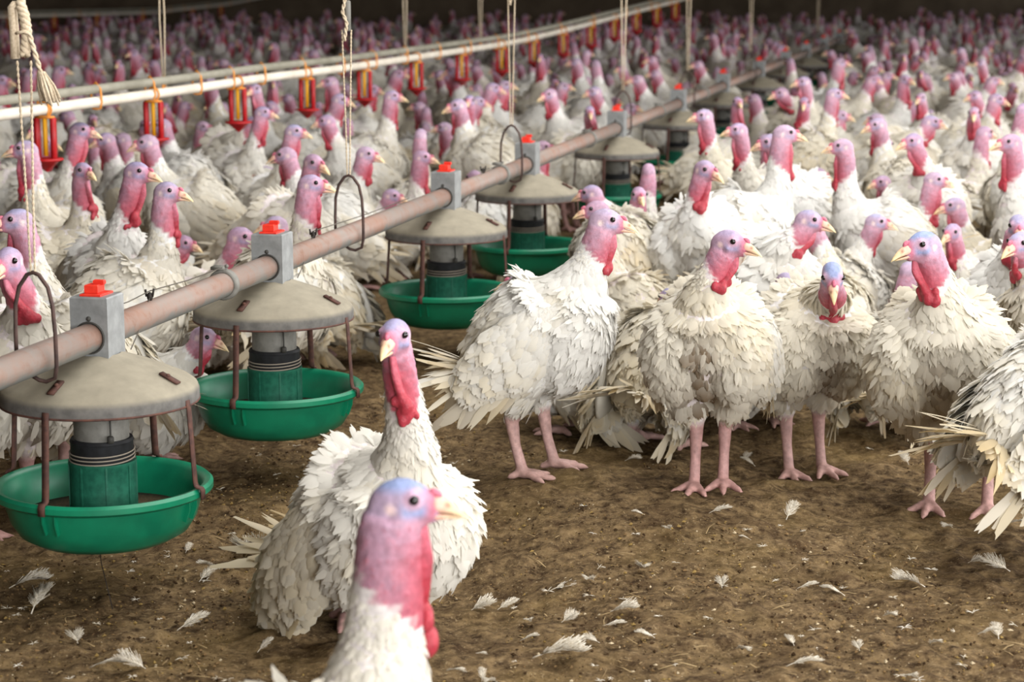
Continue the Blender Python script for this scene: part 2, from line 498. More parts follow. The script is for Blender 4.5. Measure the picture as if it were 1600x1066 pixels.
    n = int(3000 * dens)
    pick = rng.choice(len(Q), n, p=p / p.sum())
    r1, r2 = rng.rand(n, 1), rng.rand(n, 1)
    P = A[pick, 0] + r1 * e1[pick] + r2 * e2[pick]
    Nn = unit(fnm[pick]); ip, pp, fp = ic[pick], pc[pick], fc[pick]
    T = tg[ip]
    Dn = -T + np.array([0, 0, -.35]) + (rng.rand(n, 3) - .5) * .5
    neck = np.clip((pp - 1.12) / .28, 0, 1)
    legz = np.zeros(n, bool)
    for hip, hock, foot in legs:
        aa = hip + (hock - hip) * .45
        sgm = hock - aa; q = np.clip(((P - aa) @ sgm) / (sgm @ sgm), 0, 1)
        legz |= (np.linalg.norm(P - (aa + q[:, None] * sgm), axis=1) < .045) & (P[:, 2] < .24 - d * .9)
    Dn[legz] = np.array([-.2, 0, -1.0]) + (rng.rand(legz.sum(), 3) - .5) * .4
    low = np.clip((.26 - d - P[:, 2]) / .08, 0, 1)
    sz = (0.044 * (1 - neck) + .019 * neck) * (0.65 + .65 * rng.rand(n)) * fl
    fine = rng.rand(n) < .45
    sz = np.where(legz, .030, sz); sz = sz * (1 + .25 * low * ~legz)
    Wd = sz * np.where(neck > .5, .34, np.where(legz, .22, .36 - .12 * low)) * (.8 + .4 * rng.rand(n))
    Wd = np.where(fine, Wd * .38, Wd); sz = np.where(fine, sz * 1.12, sz)
    lift = np.radians(np.where(legz, 11, 8 + 19 * rng.rand(n) ** 1.5 + 8 * neck)) * ruffle
    curl = (.12 + .25 * rng.rand(n)) * np.where(neck > .5, .5, 1)
    pn = vnoise(P[:, 0] * 14 + seed, P[:, 2] * 14 + P[:, 1] * 9, 7)
    rear = np.clip((-.05 - P[:, 0]) / .12, 0, 1)
    stain = np.clip((pn - .45) * 1.5, 0, 1) * .6 + .5 * rear + .35 * low
    keel = np.exp(-(P[:, 1] / (.036 + .03 * low)) ** 2) * (P[:, 0] > .03) * np.clip((.47 - d - P[:, 2]) / .14, 0, 1) * np.clip(.45 + pn, 0, 1)
    dr = dirt * np.clip(keel * np.clip(.7 + 1.3 * low, 0, 1) * 1.9 + low * .5 * np.clip(pn * 2 - .6, 0, 1), 0, 1) * ~legz
    c0, c1 = feather_cols(n, rng, stain, dr)
    FV, FQ, FC = feather_grid(P - Nn * .004, Nn, Dn, sz, Wd, lift, curl, c0, c1, rng, rows, cols, .16)
    out['plumage'] = mesh_from('plumage', FV, FQ, M['feather'], FC)
    # ---- wings
    for sgn, nm in ((1, 'wing'), (-1, 'wing')):
        s0 = rp([.085, sgn * .104 * width, .412 - d]); s1 = rp([-.195, sgn * .098 * width, .285 - d - wingdrop * .1])
        ax = unit(s1 - s0); q = np.linspace(0, 1, 9)
        lat = np.array([0, sgn * 1.0, 0]); hgt = unit(np.cross(ax, lat)) * sgn
        if hgt[2] < 0: hgt = -hgt
        ha = np.interp(q, [0, .2, .5, .8, 1], [.028, .074, .084, .050, .010]); hb = np.interp(q, [0, .2, .5, .8, 1], [.018, .034, .036, .024, .006])
        bow = np.sin(q * PI) * .022
        RR = np.stack([(s0 + (s1 - s0) * qq + lat * bb)[None] + a_ * ca[:, None] * hgt + b_ * sa[:, None] * lat for qq, bb, a_, b_ in zip(q, bow, ha, hb)])
        g = Geo(); g.rings(RR); WV, WQ, WT = g.arrays()
        fs, fq, fcol = [WV], [WQ], [np.tile(WHITE * .93, (len(WV), 1))]
        off = len(WV)
        nf = int(330 * dens) + 20
        qq = rng.rand(nf) * .88; al = (rng.rand(nf) - .5) * 2 * 1.35
        ax_i = lambda arr: np.interp(qq, q, arr)
        Pw = s0 + (s1 - s0) * qq[:, None] + lat * ax_i(bow)[:, None] + (ax_i(ha) * np.sin(al))[:, None] * hgt + (ax_i(hb) * np.cos(al))[:, None] * lat
        Nw = unit((np.sin(al) / ax_i(ha))[:, None] * hgt + (np.cos(al) / ax_i(hb))[:, None] * lat)
        Dw = np.tile(ax, (nf, 1)) - hgt * .25 + (rng.rand(nf, 3) - .5) * .3
        Lw = (.034 + .036 * qq) * (.7 + .6 * rng.rand(nf)) * fl
        c0, c1 = feather_cols(nf, rng, np.clip(.15 + .6 * qq + (rng.rand(nf) - .5) * .4, 0, 1), np.zeros(nf))
        a1, a2, a3 = feather_grid(Pw, Nw, Dw, Lw, Lw * .34, np.radians(10 + 14 * rng.rand(nf)) * ruffle, .1 + .2 * rng.rand(nf), c0, c1, rng, rows, cols)
        fs.append(a1); fq.append(a2 + off); fcol.append(a3); off += len(a1)
        nf = 16                      # flight feathers
        qq = np.linspace(.25, .95, nf)
        Pw = s0 + (s1 - s0) * qq[:, None] + lat * (np.interp(qq, q, bow) + .012)[:, None] - hgt * (np.interp(qq, q, ha) * .55)[:, None]
        Nw = np.tile(unit(lat + hgt * .2), (nf, 1))
        Dw = ax - hgt * (.30 - .22 * qq)[:, None] + (rng.rand(nf, 3) - .5) * .14
        Lw = (.075 + .075 * np.sin(qq * 2.2)) * (.8 + .4 * rng.rand(nf))
        c0, c1 = feather_cols(nf, rng, .75 + .5 * rng.rand(nf), .30 * rng.rand(nf) ** 2)
        a1, a2, a3 = feather_grid(Pw, Nw, Dw, Lw, .011 + .004 * rng.rand(nf), np.radians(1 + 6 * rng.rand(nf)), .05 + .1 * rng.rand(nf), c0, c1, rng, 6, 3, .08)
        fs.append(a1); fq.append(a2 + off); fcol.append(a3)
        me = mesh_from('wing', np.vstack(fs), np.vstack(fq), M['feather'], np.vstack(fcol), T=WT)
        out['wing' + ('L' if sgn > 0 else 'R')] = me
    # ---- tail: worn straw coloured quills hanging behind
    nf = 30
    sp = np.linspace(-1, 1, nf) + (rng.rand(nf) - .5) * .1
    Pt = np.stack([-.178 + 0 * sp, sp * .05, .315 - d - .015 * np.abs(sp) + .018 * rng.rand(nf)], 1)
    Pt = rp(Pt)
    Dt = np.stack([-np.cos(sp * .45), np.sin(sp * .45), -tail_droop * (.8 + .5 * rng.rand(nf))], 1)
    Nt = unit(np.stack([.35 + 0 * sp, .5 * sp, 1 + 0 * sp], 1))
    Lt = (.09 + .10 * rng.rand(nf))
    c0, c1 = feather_cols(nf, rng, .75 + .5 * rng.rand(nf), .12 * rng.rand(nf))
    if d > .12:
        Dt[:, 2] = -tail_droop * .35
    a1, a2, a3 = feather_grid(Pt, Nt, Dt, Lt, .007 + .006 * rng.rand(nf), np.radians(4 * rng.rand(nf)), .25 * rng.rand(nf), c0, c1, rng, 6, 3, .15)
    out['tail'] = mesh_from('tail', a1, a2, M['feather'], a3)
    # ---- beak
    g = Geo(); s = np.linspace(0, 1, 8); cs = []
    bu = np.interp(s, [0, 1], [.040, .0855]); bw = -.0055 - .003 * s - .0125 * s ** 2.2
    bh = np.interp(s, [0, .3, .7, 1], [.0150, .0125, .0070, .0012]); bl = np.interp(s, [0, .4, .8, 1], [.0135, .0098, .005, .001])
    g.rings(np.stack([head(u_, b_ * sa, w_ + h_ * np.maximum(ca, -.35)) for u_, w_, h_, b_ in zip(bu, bw, bh, bl)]))
    s2 = np.linspace(0, 1, 6); lu = .038 + .038 * s2; lw = -.0155 - .0035 * s2 ** 2 - .001
    g.rings(np.stack([head(u_, b_ * sa, w_ + h_ * np.minimum(ca, .35)) for u_, w_, h_, b_ in zip(lu, lw, np.interp(s2, [0, 1], [.0085, .0015]), np.interp(s2, [0, .5, 1], [.0122, .0080, .0015]))]))
    bv = g.arrays()[0]; uu, vv, ww = headuv(bv)
    fb = np.clip((uu - .046) / .03, 0, 1)[:, None]
    bc = lin(226, 176, 160) * (1 - fb) + lin(232, 208, 160) * fb
    de = np.sqrt((uu - .058) ** 2 + (ww + .0025) ** 2); fb = np.clip(1.3 - de / .004, 0, 1)[:, None]
    bc = bc * (1 - fb) + lin(150, 90, 70) * fb
    out['beak'] = g.mesh('beak', M['beak'], col=bc)
    # ---- eyes
    for sgn, key in ((1, 'eyeL'), (-1, 'eyeR')):
        g = Geo(); g.ball(head(.017, sgn * .0232, .007), .0068, 14, 10); out[key] = g.mesh('eye', M['eye'])
    # ---- snood: the soft bump over the beak
    g = Geo(); g.tube(head(np.array([.034, .041, .047, .051]), 0.0, np.array([.0125, .0125, .0095, .0055])), np.array([.004, .0060, .0056, .003]) * snood, 10)
    V2, Q2 = remesh(*g.arrays(), .0022, 1)
    out['snood'] = mesh_from('snood', V2, Q2, M['wattle'], np.tile(lin(200, 112, 132), (len(V2), 1)))
    # ---- wattle: throat flap and the red caruncles at its foot
    g = Geo()
    tq = np.linspace(1.0, nb - .07, 9)
    fc3 = np.array([np.interp(tq + 1, par, cx), np.interp(tq + 1, par, cz)]).T
    fr = np.interp(tq + 1, par, ra); fnx = np.array([np.interp(tq + 1, par, tz), -np.interp(tq + 1, par, tx)]).T
    ctr = fc3 + fnx * (fr * .92)[:, None]
    th = np.interp(tq, [.46, .6, .8, 1.0], [.011, .011, .009, .006]) * min(1, car + .2); dp = np.interp(tq, [.46, .6, .8, 1.0], [.012, .014, .018, .010])
    pts3 = np.stack([ctr[:, 0], 0 * ctr[:, 0], ctr[:, 1]], -1)
    chin = np.array([[H[0] + .030 * fwd[0] - .020 * upv[0], 0, H[1] + .030 * fwd[1] - .020 * upv[1]]])
    RR = []
    for kk in range(len(tq)):
        cc = pts3[kk]; nn_ = np.array([fnx[kk, 0], 0, fnx[kk, 1]])
        RR.append(cc + (dp[kk] * ca)[:, None] * nn_ + (th[kk] * sa)[:, None] * np.array([0, 1, 0]))
    RR = [np.stack([chin[0] + [.004 * x, .004 * y, .003 * x] for x, y in zip(ca, sa)])] + RR
    RR = twist(np.stack(RR), np.concatenate([[1.0], tq])[:, None] * np.ones_like(ang))
    g.rings(RR)
    for kk in range(16):
        q = nb - .17 + .16 * rng.rand(); a = (rng.rand() - .5) * 1.0
        bc_ = np.array([np.interp(q + 1, par, cx), np.interp(q + 1, par, cz)]); rr = np.interp(q + 1, par, ra)
        fx_, fz_ = np.interp(q + 1, par, tz), -np.interp(q + 1, par, tx)
        r_ = (.0065 + .0065 * rng.rand()) * car
        if kk == 0:                      # the fold all the caruncles grow from
            q, a, r_ = nb - .09, 0.0, .017 * car
        rr = rr + .35 * r_
        pt = np.array([bc_[0] + fx_ * rr * math.cos(a), rr * math.sin(a), bc_[1] + fz_ * rr * math.cos(a)])
        g.ball(twist(pt, q), (r_, r_, r_ * 1.35), 10, 7)
    V2, Q2 = remesh(*g.arrays(), max(.0035, voxel * .55), 1)
    nn2 = vnoise(V2[:, 0] * 300 + V2[:, 2] * 160, V2[:, 1] * 300 + V2[:, 2] * 220, 11)
    _i2, p2, f2 = classify(V2)
    ff = np.clip((p2 - 1.62) / .3, 0, 1)[:, None]
    wc = (lin(164, 52, 64) * (1 - ff) + (PINK * (1 - red) + lin(190, 84, 102) * red) * ff) * (.82 + .4 * nn2)[:, None]
    out['wattle'] = mesh_from('wattle', V2, Q2, M['wattle'], wc)
    out['eye_pos'] = head(.017, 0.0, .007)
    out['feet'] = feet
    return out

PART_KEYS = (('body', 'body'), ('plumage', 'plumage'), ('wingL', 'wing'), ('wingR', 'wing'), ('tail', 'tail'), ('beak', 'beak'), ('eyeL', 'eye'), ('eyeR', 'eye'), ('snood', 'snood'), ('wattle', 'wattle'))

def assemble(ms, loc, rz, scale=1.0):
    r = empty('turkey', loc, rz); r.scale = (scale,) * 3
    for k, nm in PART_KEYS:
        link(nm, ms[k], r)
    return r
# === PLACEMENT ===
rng = np.random.RandomState(7)
random.seed(7)

# ================================================================== the shed
def ground(x, y):
    x = np.asarray(x, float); y = np.asarray(y, float)
    g = .075 * np.exp(-(((x - .16) / .42) ** 2 + ((y - 4.85) / .45) ** 2)) - .05 * np.exp(-(((x + .14) / .26) ** 2 + ((y - 4.35) / .35) ** 2))
    g = g + .02 * np.exp(-(((x - .75) / .6) ** 2 + ((y - 4.0) / .5) ** 2))
    g = g + (vnoise(x * 1.7 + 9, y * 1.7 + 3, 21) - .5) * .03 + (vnoise(x * 5 + 2, y * 5 + 8, 22) - .5) * .014
    return g - .004

XL, XR, YF, YB, ZC = -13.0, 9.0, -4.0, 36.0, 4.0
fx = np.concatenate([np.linspace(XL, -2.6, 30)[:-1], np.arange(-2.6, 2.4, .0125), np.linspace(2.4, XR, 22)])
fy = np.concatenate([np.linspace(YF, 2.2, 14)[:-1], np.arange(2.2, 7.4, .0125), np.linspace(7.4, YB, 70)])
gx, gy = np.meshgrid(fx, fy)
fine = np.clip((7.4 - gy) / .6, 0, 1) * np.clip((2.5 - np.abs(gx)) / .2, 0, 1) * np.clip((gy - 2.1) / .2, 0, 1)
gz = ground(gx, gy)
clod = (vnoise(gx * 14, gy * 14, 31) ** 2) * .018 + (vnoise(gx * 34, gy * 34, 32) ** 2) * .012 + (vnoise(gx * 75, gy * 75, 33) - .5) * .006
gz = gz + fine * (clod - .007)
FV = np.stack([gx, gy, gz], -1).reshape(-1, 3)

m, nt, bs = new_mat('brown_litter')
f1 = noise(nt, 2.6, 5); f2 = noise(nt, 34, 6, rough=.7); f3 = noise(nt, 110, 5, rough=.8); f4 = noise(nt, 9, 5)
c = mixc(nt, ramp(nt, f2, [(.36, 0.), (.62, 1.)]), lin(58, 44, 30), lin(132, 110, 79))
c = mixc(nt, ramp(nt, f4, [(.46, 0.), (.72, .75)]), c, lin(60, 43, 28))
c = mixc(nt, ramp(nt, f1, [(.5, 0.), (.75, .55)]), c, lin(124, 103, 62))
c = mixc(nt, ramp(nt, f3, [(.56, 0.), (.70, .85)]), c, lin(166, 145, 112))
c = mixc(nt, ramp(nt, f3, [(.26, .8), (.42, 0.)]), c, lin(40, 28, 18))
nt.links.new(c, bs.inputs['Base Color']); bs.inputs['Roughness'].default_value = .95; bs.inputs['Specular IOR Level'].default_value = .08
bump(nt, bs, f3, .8, .006)
M['litter'] = m
fl = link('floor', mesh_from('floor', FV, loft_quads(len(fy), len(fx), closed=False)[:, ::-1][:, [0, 1, 2, 3]], M['litter'])); tag(fl, kind='structure')
_p = fl.data.polygons[0]
if _p.normal.z < 0: fl.data.flip_normals()

M['shed_dark'] = plain('weathered_dark_boards', lin(112, 97, 80), .9, var=lin(88, 75, 61), scale=2)
M['shed_roof'] = plain('roof_lining', lin(150, 140, 124), .9, var=lin(130, 120, 106), scale=1)
M['shed_low'] = plain('painted_low_wall', lin(120, 108, 92), .9, var=lin(96, 86, 72), scale=2)
def struct(name, boxes, mat):
    g = Geo()
    for c, sz in boxes: g.box(c, sz)
    o = g.build(name, mat, smooth=False); tag(o, kind='structure'); return o
W2 = (XL + XR) / 2; D2 = (YF + YB) / 2
struct('wall_back', [((W2, YB + .1, 2), (XR - XL, .2, 4.4))], M['shed_dark'])
struct('wall_left', [((XL - .1, D2, 2), (.2, YB - YF, 4.4))], M['shed_dark'])
# the right side is open above a low wall, as the daylight on the birds shows
posts = [((XR + .1, y, 2), (.2, .2, 2.4)) for y in np.arange(YF + 2, YB, 4.0)]
struct('wall_right', [((XR + .1, D2, .4), (.2, YB - YF, .9)), ((XR + .1, D2, 3.4), (.2, YB - YF, 1.2))] + posts, M['shed_low'])
struct('wall_front', [((W2 - 4.5, YF - .1, 2), (XR - XL - 9, .2, 4.4)), ((XR - 1, YF - .1, 2), (2, .2, 4.4)), ((W2 + 5, YF - .1, 3.7), (10, .2, 1.0))], M['shed_low'])
struct('ceiling', [((W2, D2, ZC + .1), (XR - XL, YB - YF, .2))], M['shed_roof'])

# ================================================================== feeder line
M['green'] = plain('green_plastic', lin(14, 128, 92), .38, var=lin(10, 108, 78), scale=12, spec=.45)
M['green_dull'] = plain('dusty_green_plastic', lin(34, 104, 82), .6, var=lin(22, 84, 66), scale=60, spec=.3)
M['zinc'] = plain('galvanised_steel', lin(150, 152, 152), .5, .25, var=lin(126, 128, 128), scale=25)
M['zinc_dull'] = plain('dull_grey_tube', lin(128, 126, 120), .6, .1, var=lin(104, 102, 96), scale=30)
M['black'] = plain('black_rubber', lin(34, 35, 38), .6, var=lin(24, 24, 26), scale=50)
M['rust'] = plain('rusty_steel', lin(98, 66, 56), .75, .1, var=lin(70, 50, 46), scale=60)
M['rod'] = plain('brown_rusty_rod', lin(84, 64, 58), .6, .2, var=lin(62, 50, 48), scale=60)
M['red'] = plain('red_plastic', lin(224, 62, 44), .45, var=lin(206, 48, 36), scale=40)
M['feed'] = plain('brown_feed', lin(84, 70, 48), .95, var=lin(58, 46, 30), scale=160)
M['wire'] = plain('thin_wire', lin(92, 86, 78), .5, .4)
M['wire_dark'] = plain('dark_wire', lin(38, 32, 28), .6)
M['coil'] = plain('dusty_wire_coil', lin(160, 150, 136), .6, .2)
M['rope'] = plain('pale_hemp_rope', lin(212, 196, 172), .9, var=lin(182, 164, 138), scale=220)
M['clip_dark'] = plain('grey_black_clip', lin(60, 58, 54), .6)

m, nt, bs = new_mat('dusty_cap_steel')       # dust lies on the steel, thickest on the flat of the cone
geo = nt.nodes.new('ShaderNodeNewGeometry'); sx = nt.nodes.new('ShaderNodeSeparateXYZ'); nt.links.new(geo.outputs['Normal'], sx.inputs[0])
dust = ramp(nt, sx.outputs['Z'], [(.15, 0.), (.6, 1.)])
c = mixc(nt, ramp(nt, noise(nt, 22, 6), [(.3, 0.), (.7, 1.)]), lin(148, 140, 122), lin(128, 121, 105))
c2 = mixc(nt, ramp(nt, noise(nt, 40, 4), [(.35, 0.), (.65, 1.)]), lin(104, 101, 97), lin(82, 80, 77))
c = mixc(nt, dust, c2, c)
nt.links.new(c, bs.inputs['Base Color']); bs.inputs['Roughness'].default_value = .8
M['cap'] = m
m, nt, bs = new_mat('rust_bloomed_pipe')
f = ramp(nt, noise(nt, 7, 6, rough=.7), [(.36, 0.), (.62, 1.)])
c = mixc(nt, f, lin(132, 122, 115), lin(142, 110, 95))
c = mixc(nt, ramp(nt, noise(nt, 28, 5), [(.55, 0.), (.75, .6)]), c, lin(118, 84, 68))
tc = nt.nodes.new('ShaderNodeTexCoord'); sx = nt.nodes.new('ShaderNodeSeparateXYZ'); nt.links.new(tc.outputs['Object'], sx.inputs[0])
ad = N(nt, 'ShaderNodeMath', operation='MULTIPLY_ADD'); nt.links.new(sx.outputs['Z'], ad.inputs[0]); ad.inputs[1].default_value = 14.0; nt.links.new(noise(nt, 16, 5), ad.inputs[2])
c = mixc(nt, ramp(nt, ad.outputs[0], [(.22, 1.), (.42, 0.)]), c, lin(118, 118, 114))       # bare zinc where the rust bloom has not reached
nt.links.new(c, bs.inputs['Base Color']); bs.inputs['Roughness'].default_value = .6; bs.inputs['Metallic'].default_value = .15
M['pipe'] = m

DIR = unit(ray(1575, -43.0)); DIR[2] = 0; DIR = unit(DIR)
LANG = math.atan2(DIR[1], DIR[0]); PERP = np.array([math.sin(LANG), -math.cos(LANG), 0])     # PERP points to the right of the line
P1 = at_y(153, 523, 4.2)
PIPE_Z = P1[2]
def on_line(px, base=P1, d=DIR):
    lo, hi = -3.0, 40.0
    for _ in range(60):
        mid = (lo + hi) / 2
        if project(base + d * mid)[0] < px: lo = mid
        else: hi = mid
    return base + d * lo

def feeder_parts():
    P = {}
    g = Geo(); g.lathe([(.0, .120), (.10, .120), (.148, .126), (.177, .143), (.194, .17), (.204, .205), (.208, .221), (.222, .223), (.230, .229), (.230, .240), (.224, .246), (.214, .244), (.206, .235), (.199, .205), (.187, .170), (.165, .150), (.10, .145), (0.001, .145)], 72)
    for a in (20, 110, 200, 290):                     # little ribs under each hook
        for da in (-4, 4):
            r = math.radians(-(a + da)); ca_, sa_ = math.cos(r), math.sin(r)
            g.ribbon([(ca_ * .209, sa_ * .209, .224), (ca_ * .209, sa_ * .209, .205), (ca_ * .199, sa_ * .199, .178)], (-sa_, ca_, 0), .003, .010)
    P['pan'] = g.mesh('pan', M['green'])
    g = Geo(); g.lathe([(.0, .148), (.188, .172), (.150, .168), (.090, .176), (.072, .186), (.0, .186)], 48); P['feed'] = g.mesh('feed', M['feed'])
    g = Geo(); g.lathe([(.090, .150), (.074, .180), (.0695, .20), (.0695, .284), (.071, .286), (.071, .292), (.060, .292), (.0, .292)], 40)
    for k in range(8):
        a = k * PI / 4 + .3; g.box((.0695 * math.cos(a), .0695 * math.sin(a), .238), (.004, .004, .10), a)
    P['feed_tube'] = g.mesh('feed_tube', M['green_dull'])
    g = Geo(); g.lathe([(0, .288), (.064, .288), (.0655, .292), (.0655, .33), (.067, .334), (.064, .340), (0, .340)], 40); P['collar'] = g.mesh('collar', M['black'])
    g = Geo(); t = np.linspace(0, 3.2 * 2 * PI, 130); g.tube(np.stack([.0675 * np.cos(t), .0675 * np.sin(t), .290 + .026 * t / t[-1] + .003 * np.sin(t)], 1), .0016, 6); P['coil'] = g.mesh('wire_coil', M['coil'])
    g = Geo(); g.lathe([(0, .334), (.0575, .334), (.0575, .49), (0, .49)], 40); P['drop'] = g.mesh('drop_tube', M['zinc_dull'])
    g = Geo(); g.tube([(.03, -.056, .40), (.032, -.064, .37), (.032, -.066, .345)], .002, 6); g.box((.032, -.066, .348), (.012, .010, .016), .4, .002); P['latch'] = g.mesh('latch', M['clip_dark'])
    g = Geo(); g.lathe([(.046, .520), (.062, .515), (.120, .494), (.188, .463), (.202, .452), (.2065, .441), (.2065, .421), (.203, .421), (.202, .439), (.185, .457), (.05, .510), (.046, .514)], 72, closed=True); P['cap'] = g.mesh('cap', M['cap'])
    g = Geo(); t = np.linspace(0, 2 * PI, 73); a = np.linspace(0, 2 * PI, 8, endpoint=False)
    g.add(np.stack([np.stack([(.2055 + .0028 * np.cos(a)) * math.cos(x), (.2055 + .0028 * np.cos(a)) * math.sin(x), .420 + .0028 * np.sin(a)], 1) for x in t[:-1]]).reshape(-1, 3), np.vstack([loft_quads(72, 8), [[71 * 8 + j, 71 * 8 + (j + 1) % 8, (j + 1) % 8, j] for j in range(8)]]))
    P['rim'] = g.mesh('cap_rim', M['rust'])
    straps = []
    for a_ in (20, 110, 200, 290):
        r = math.radians(-a_); ca_, sa_ = math.cos(r), math.sin(r)
        pt = lambda q, z: (ca_ * q, sa_ * q, z)
        g = Geo(); sd = (-sa_, ca_, 0)
        g.ribbon([pt(.146, .4865), pt(.170, .4755), pt(.1875, .4675)], sd, .016, .004); g.ball(pt(.163, .482), (.005, .005, .004), 8, 5)
        g.ribbon([pt(.198, .436), pt(.206, .432), pt(.209, .415), pt(.219, .262), pt(.221, .253), pt(.226, .2495), pt(.233, .249), pt(.2365, .244), pt(.2365, .226)], sd, .0155, .0032)
        straps.append(g.mesh('strap', M['rust']))
    P['straps'] = straps
    g = Geo(); g.box((0, 0, .578), (.083, .083, .129), LANG, .003); P['box'] = g.mesh('drop_box', M['zinc'])
    g = Geo(); t = np.linspace(0, 2 * PI, 30); d2, p2 = DIR, PERP
    g.tube([-d2 * .0425 + p2 * .0325 * math.cos(x) + np.array([0, 0, PIPE_Z + .0325 * math.sin(x)]) for x in t], .0022, 6, cap=False)
    g.ball(-d2 * .0415 + np.array([0, 0, PIPE_Z + .040]), (.0055, .0055, .0055), 10, 6)
    P['hole'] = g.mesh('pipe_collar', M['clip_dark'])
    g = Geo(); g.box((0, 0, .6445), (.064, .046, .005), LANG, .001); g.box((-.004, 0, .6555), (.034, .030, .018), LANG, .002); g.box((.006, .004, .668), (.012, .024, .010), LANG, .002); P['slide'] = g.mesh('slide_cap', M['red'], smooth=False)
    for k in ('box',): P[k].set_sharp_from_angle(angle=math.radians(30))
    for k in ('pan', 'cap', 'feed_tube', 'collar', 'drop'): P[k].set_sharp_from_angle(angle=math.radians(42))
    return P

FP = feeder_parts()
feeder_px = [153, 426, 697, 824, 964, 1060, 1130, 1186, 1227, 1260, 1287, 1311]
fnames = ['nearest green pan feeder under a dusty grey cone, beside the foreground at left', 'second green pan feeder along the line, behind the ruffled turkey', 'third green pan feeder along the line, behind the turkey in profile', 'fourth green pan feeder along the line, rim just left of profile turkey neck',
          'fifth pan feeder along the line, grey cone behind the profile turkey head', 'sixth pan feeder along the line, its tube beside a lavender head', 'seventh pan feeder along the line, only cone and tube in view', 'eighth pan feeder along the line, small blurred grey cone', 'ninth pan feeder along the line, small blurred grey cone',
          'tenth pan feeder along the line, tiny blurred cone', 'eleventh pan feeder along the line, tiny blurred cone', 'farthest pan feeder in view at the end of the grey line']
FEED = []
for px, lb in zip(feeder_px, fnames):
    p = on_line(px)
    r = empty('pan_feeder', (p[0], p[1], 0)); tag(r, lb, 'feeder', 'pan feeders along the feed pipe')
    FEED.append(p)
    link('pan', FP['pan'], r); link('feed', FP['feed'], r); ft_ = link('feed_tube', FP['feed_tube'], r)
    co = link('collar', FP['collar'], r); link('wire_coil', FP['coil'], co)
    dt = link('drop_tube', FP['drop'], r); link('latch', FP['latch'], dt)
    cp = link('cap', FP['cap'], r); link('cap_rim', FP['rim'], cp)
    for st in FP['straps']: tag(link('strap', st, r), 'rusty flat steel strap')
    bx_ = link('drop_box', FP['box'], r); link('pipe_collar', FP['hole'], bx_); tag(link('slide_cap', FP['slide'], bx_), 'red plastic slide cap')

pipe_root = empty('feed_pipe', (P1[0], P1[1], PIPE_Z)); tag(pipe_root, 'long rust bloomed steel feed pipe carrying the green pan feeders', 'pipe')
s0_, s1_ = -1.6, 20.5
stops = [s0_] + [float((p - P1) @ DIR) for p in FEED] + [s1_]
for a, b in zip(stops[:-1], stops[1:]):       # one length of pipe between each two boxes
    a2 = a + (.0425 if a != s0_ else 0); b2 = b - (.0428 if b != s1_ else 0)
    Geo().tube([DIR * a2, DIR * ((a2 + b2) / 2), DIR * b2], .030, 24).build('pipe_length', M['pipe'], pipe_root)
def s_at(px): return float((on_line(px) - P1) @ DIR)
coup = [s_at(350), s_at(782), s_at(920), s_at(1030), s_at(1100)]
for s in coup:
    g = Geo(); t = np.linspace(0, 2 * PI, 33)
    R = []
    for rr, ds in ((.0305, -.012), (.0345, -.012), (.038, -.008), (.038, .008), (.0345, .012), (.0305, .012)):
        R.append([DIR * (s + ds) + PERP * rr * math.cos(x) + np.array([0, 0, rr * math.sin(x)]) for x in t[:-1]])
    g.rings(np.array(R), cap=False); g.box(DIR * s + np.array([0, 0, .040]) - PERP * .012, (.024, .034, .010), LANG, .002); g.ball(DIR * s + np.array([0, 0, .045]) + PERP * .008, (.005, .005, .005), 8, 5)
    g.build('coupling_clamp', M['zinc_dull'], pipe_root)
# the wire stretched above the pipe, with its clips
wpts = []
for s in [stops[1] + .045] + [x for pr in zip([s_at(235), s_at(490), s_at(755), s_at(890)], coup[:1] + [s_at(640), coup[1], s_at(930)]) for x in pr] + [10.0]:
    wpts.append((s, .045 + .006 * math.sin(s * 5)))
wpts = sorted(set(wpts))
g = Geo()
for (sa_, za_), (sb_, zb_) in zip(wpts[:-1], wpts[1:]):
    if any(sa_ < x < sb_ for x in stops[1:-1]): continue
    g.tube([DIR * sa_ + np.array([0, 0, za_]), DIR * (sa_ + sb_) / 2 + np.array([0, 0, (za_ + zb_) / 2 - .004]), DIR * sb_ + np.array([0, 0, zb_])], .0014, 6)
g.build('shock_wire', M['wire'], pipe_root)
for s, fi in ((s_at(235), 0), (s_at(490), 1), (s_at(755), 2)):
    g = Geo(); c0 = DIR * s + np.array([0, 0, .038])
    g.ball(c0, (.007, .007, .011), 8, 6); g.tube([c0 + PERP * -.008, c0 + [0, 0, .016] + PERP * -.010], .0025, 6); g.tube([c0 + PERP * .006, c0 + [0, 0, .018] + PERP * .010], .0025, 6)
    wc = g.build('wire_clip', M['wire_dark'], pipe_root)
    fs = stops[1 + fi]
    q0 = c0; q1 = DIR * (fs + .060) + PERP * .046 + np.array([0, 0, .518 - PIPE_Z])
    Geo().tube([q0, q0 * .5 + q1 * .5 + np.array([0, 0, -.010]), q1], .0013, 6).build('tie_wire', M['wire'], wc)
# thin wire hanging below the nearest pan
g = Geo(); a = np.array([FEED[0][0] - .01, FEED[0][1] - .02, .122]); b = at_height(176, 952, .004)
g.tube([a, a * .6 + b * .4 + [-.006, 0, .01], b], .0011, 6)
tag(g.build('loose_wire', M['wire_dark']), 'thin dark wire hanging from the nearest pan down to the litter', 'wire')

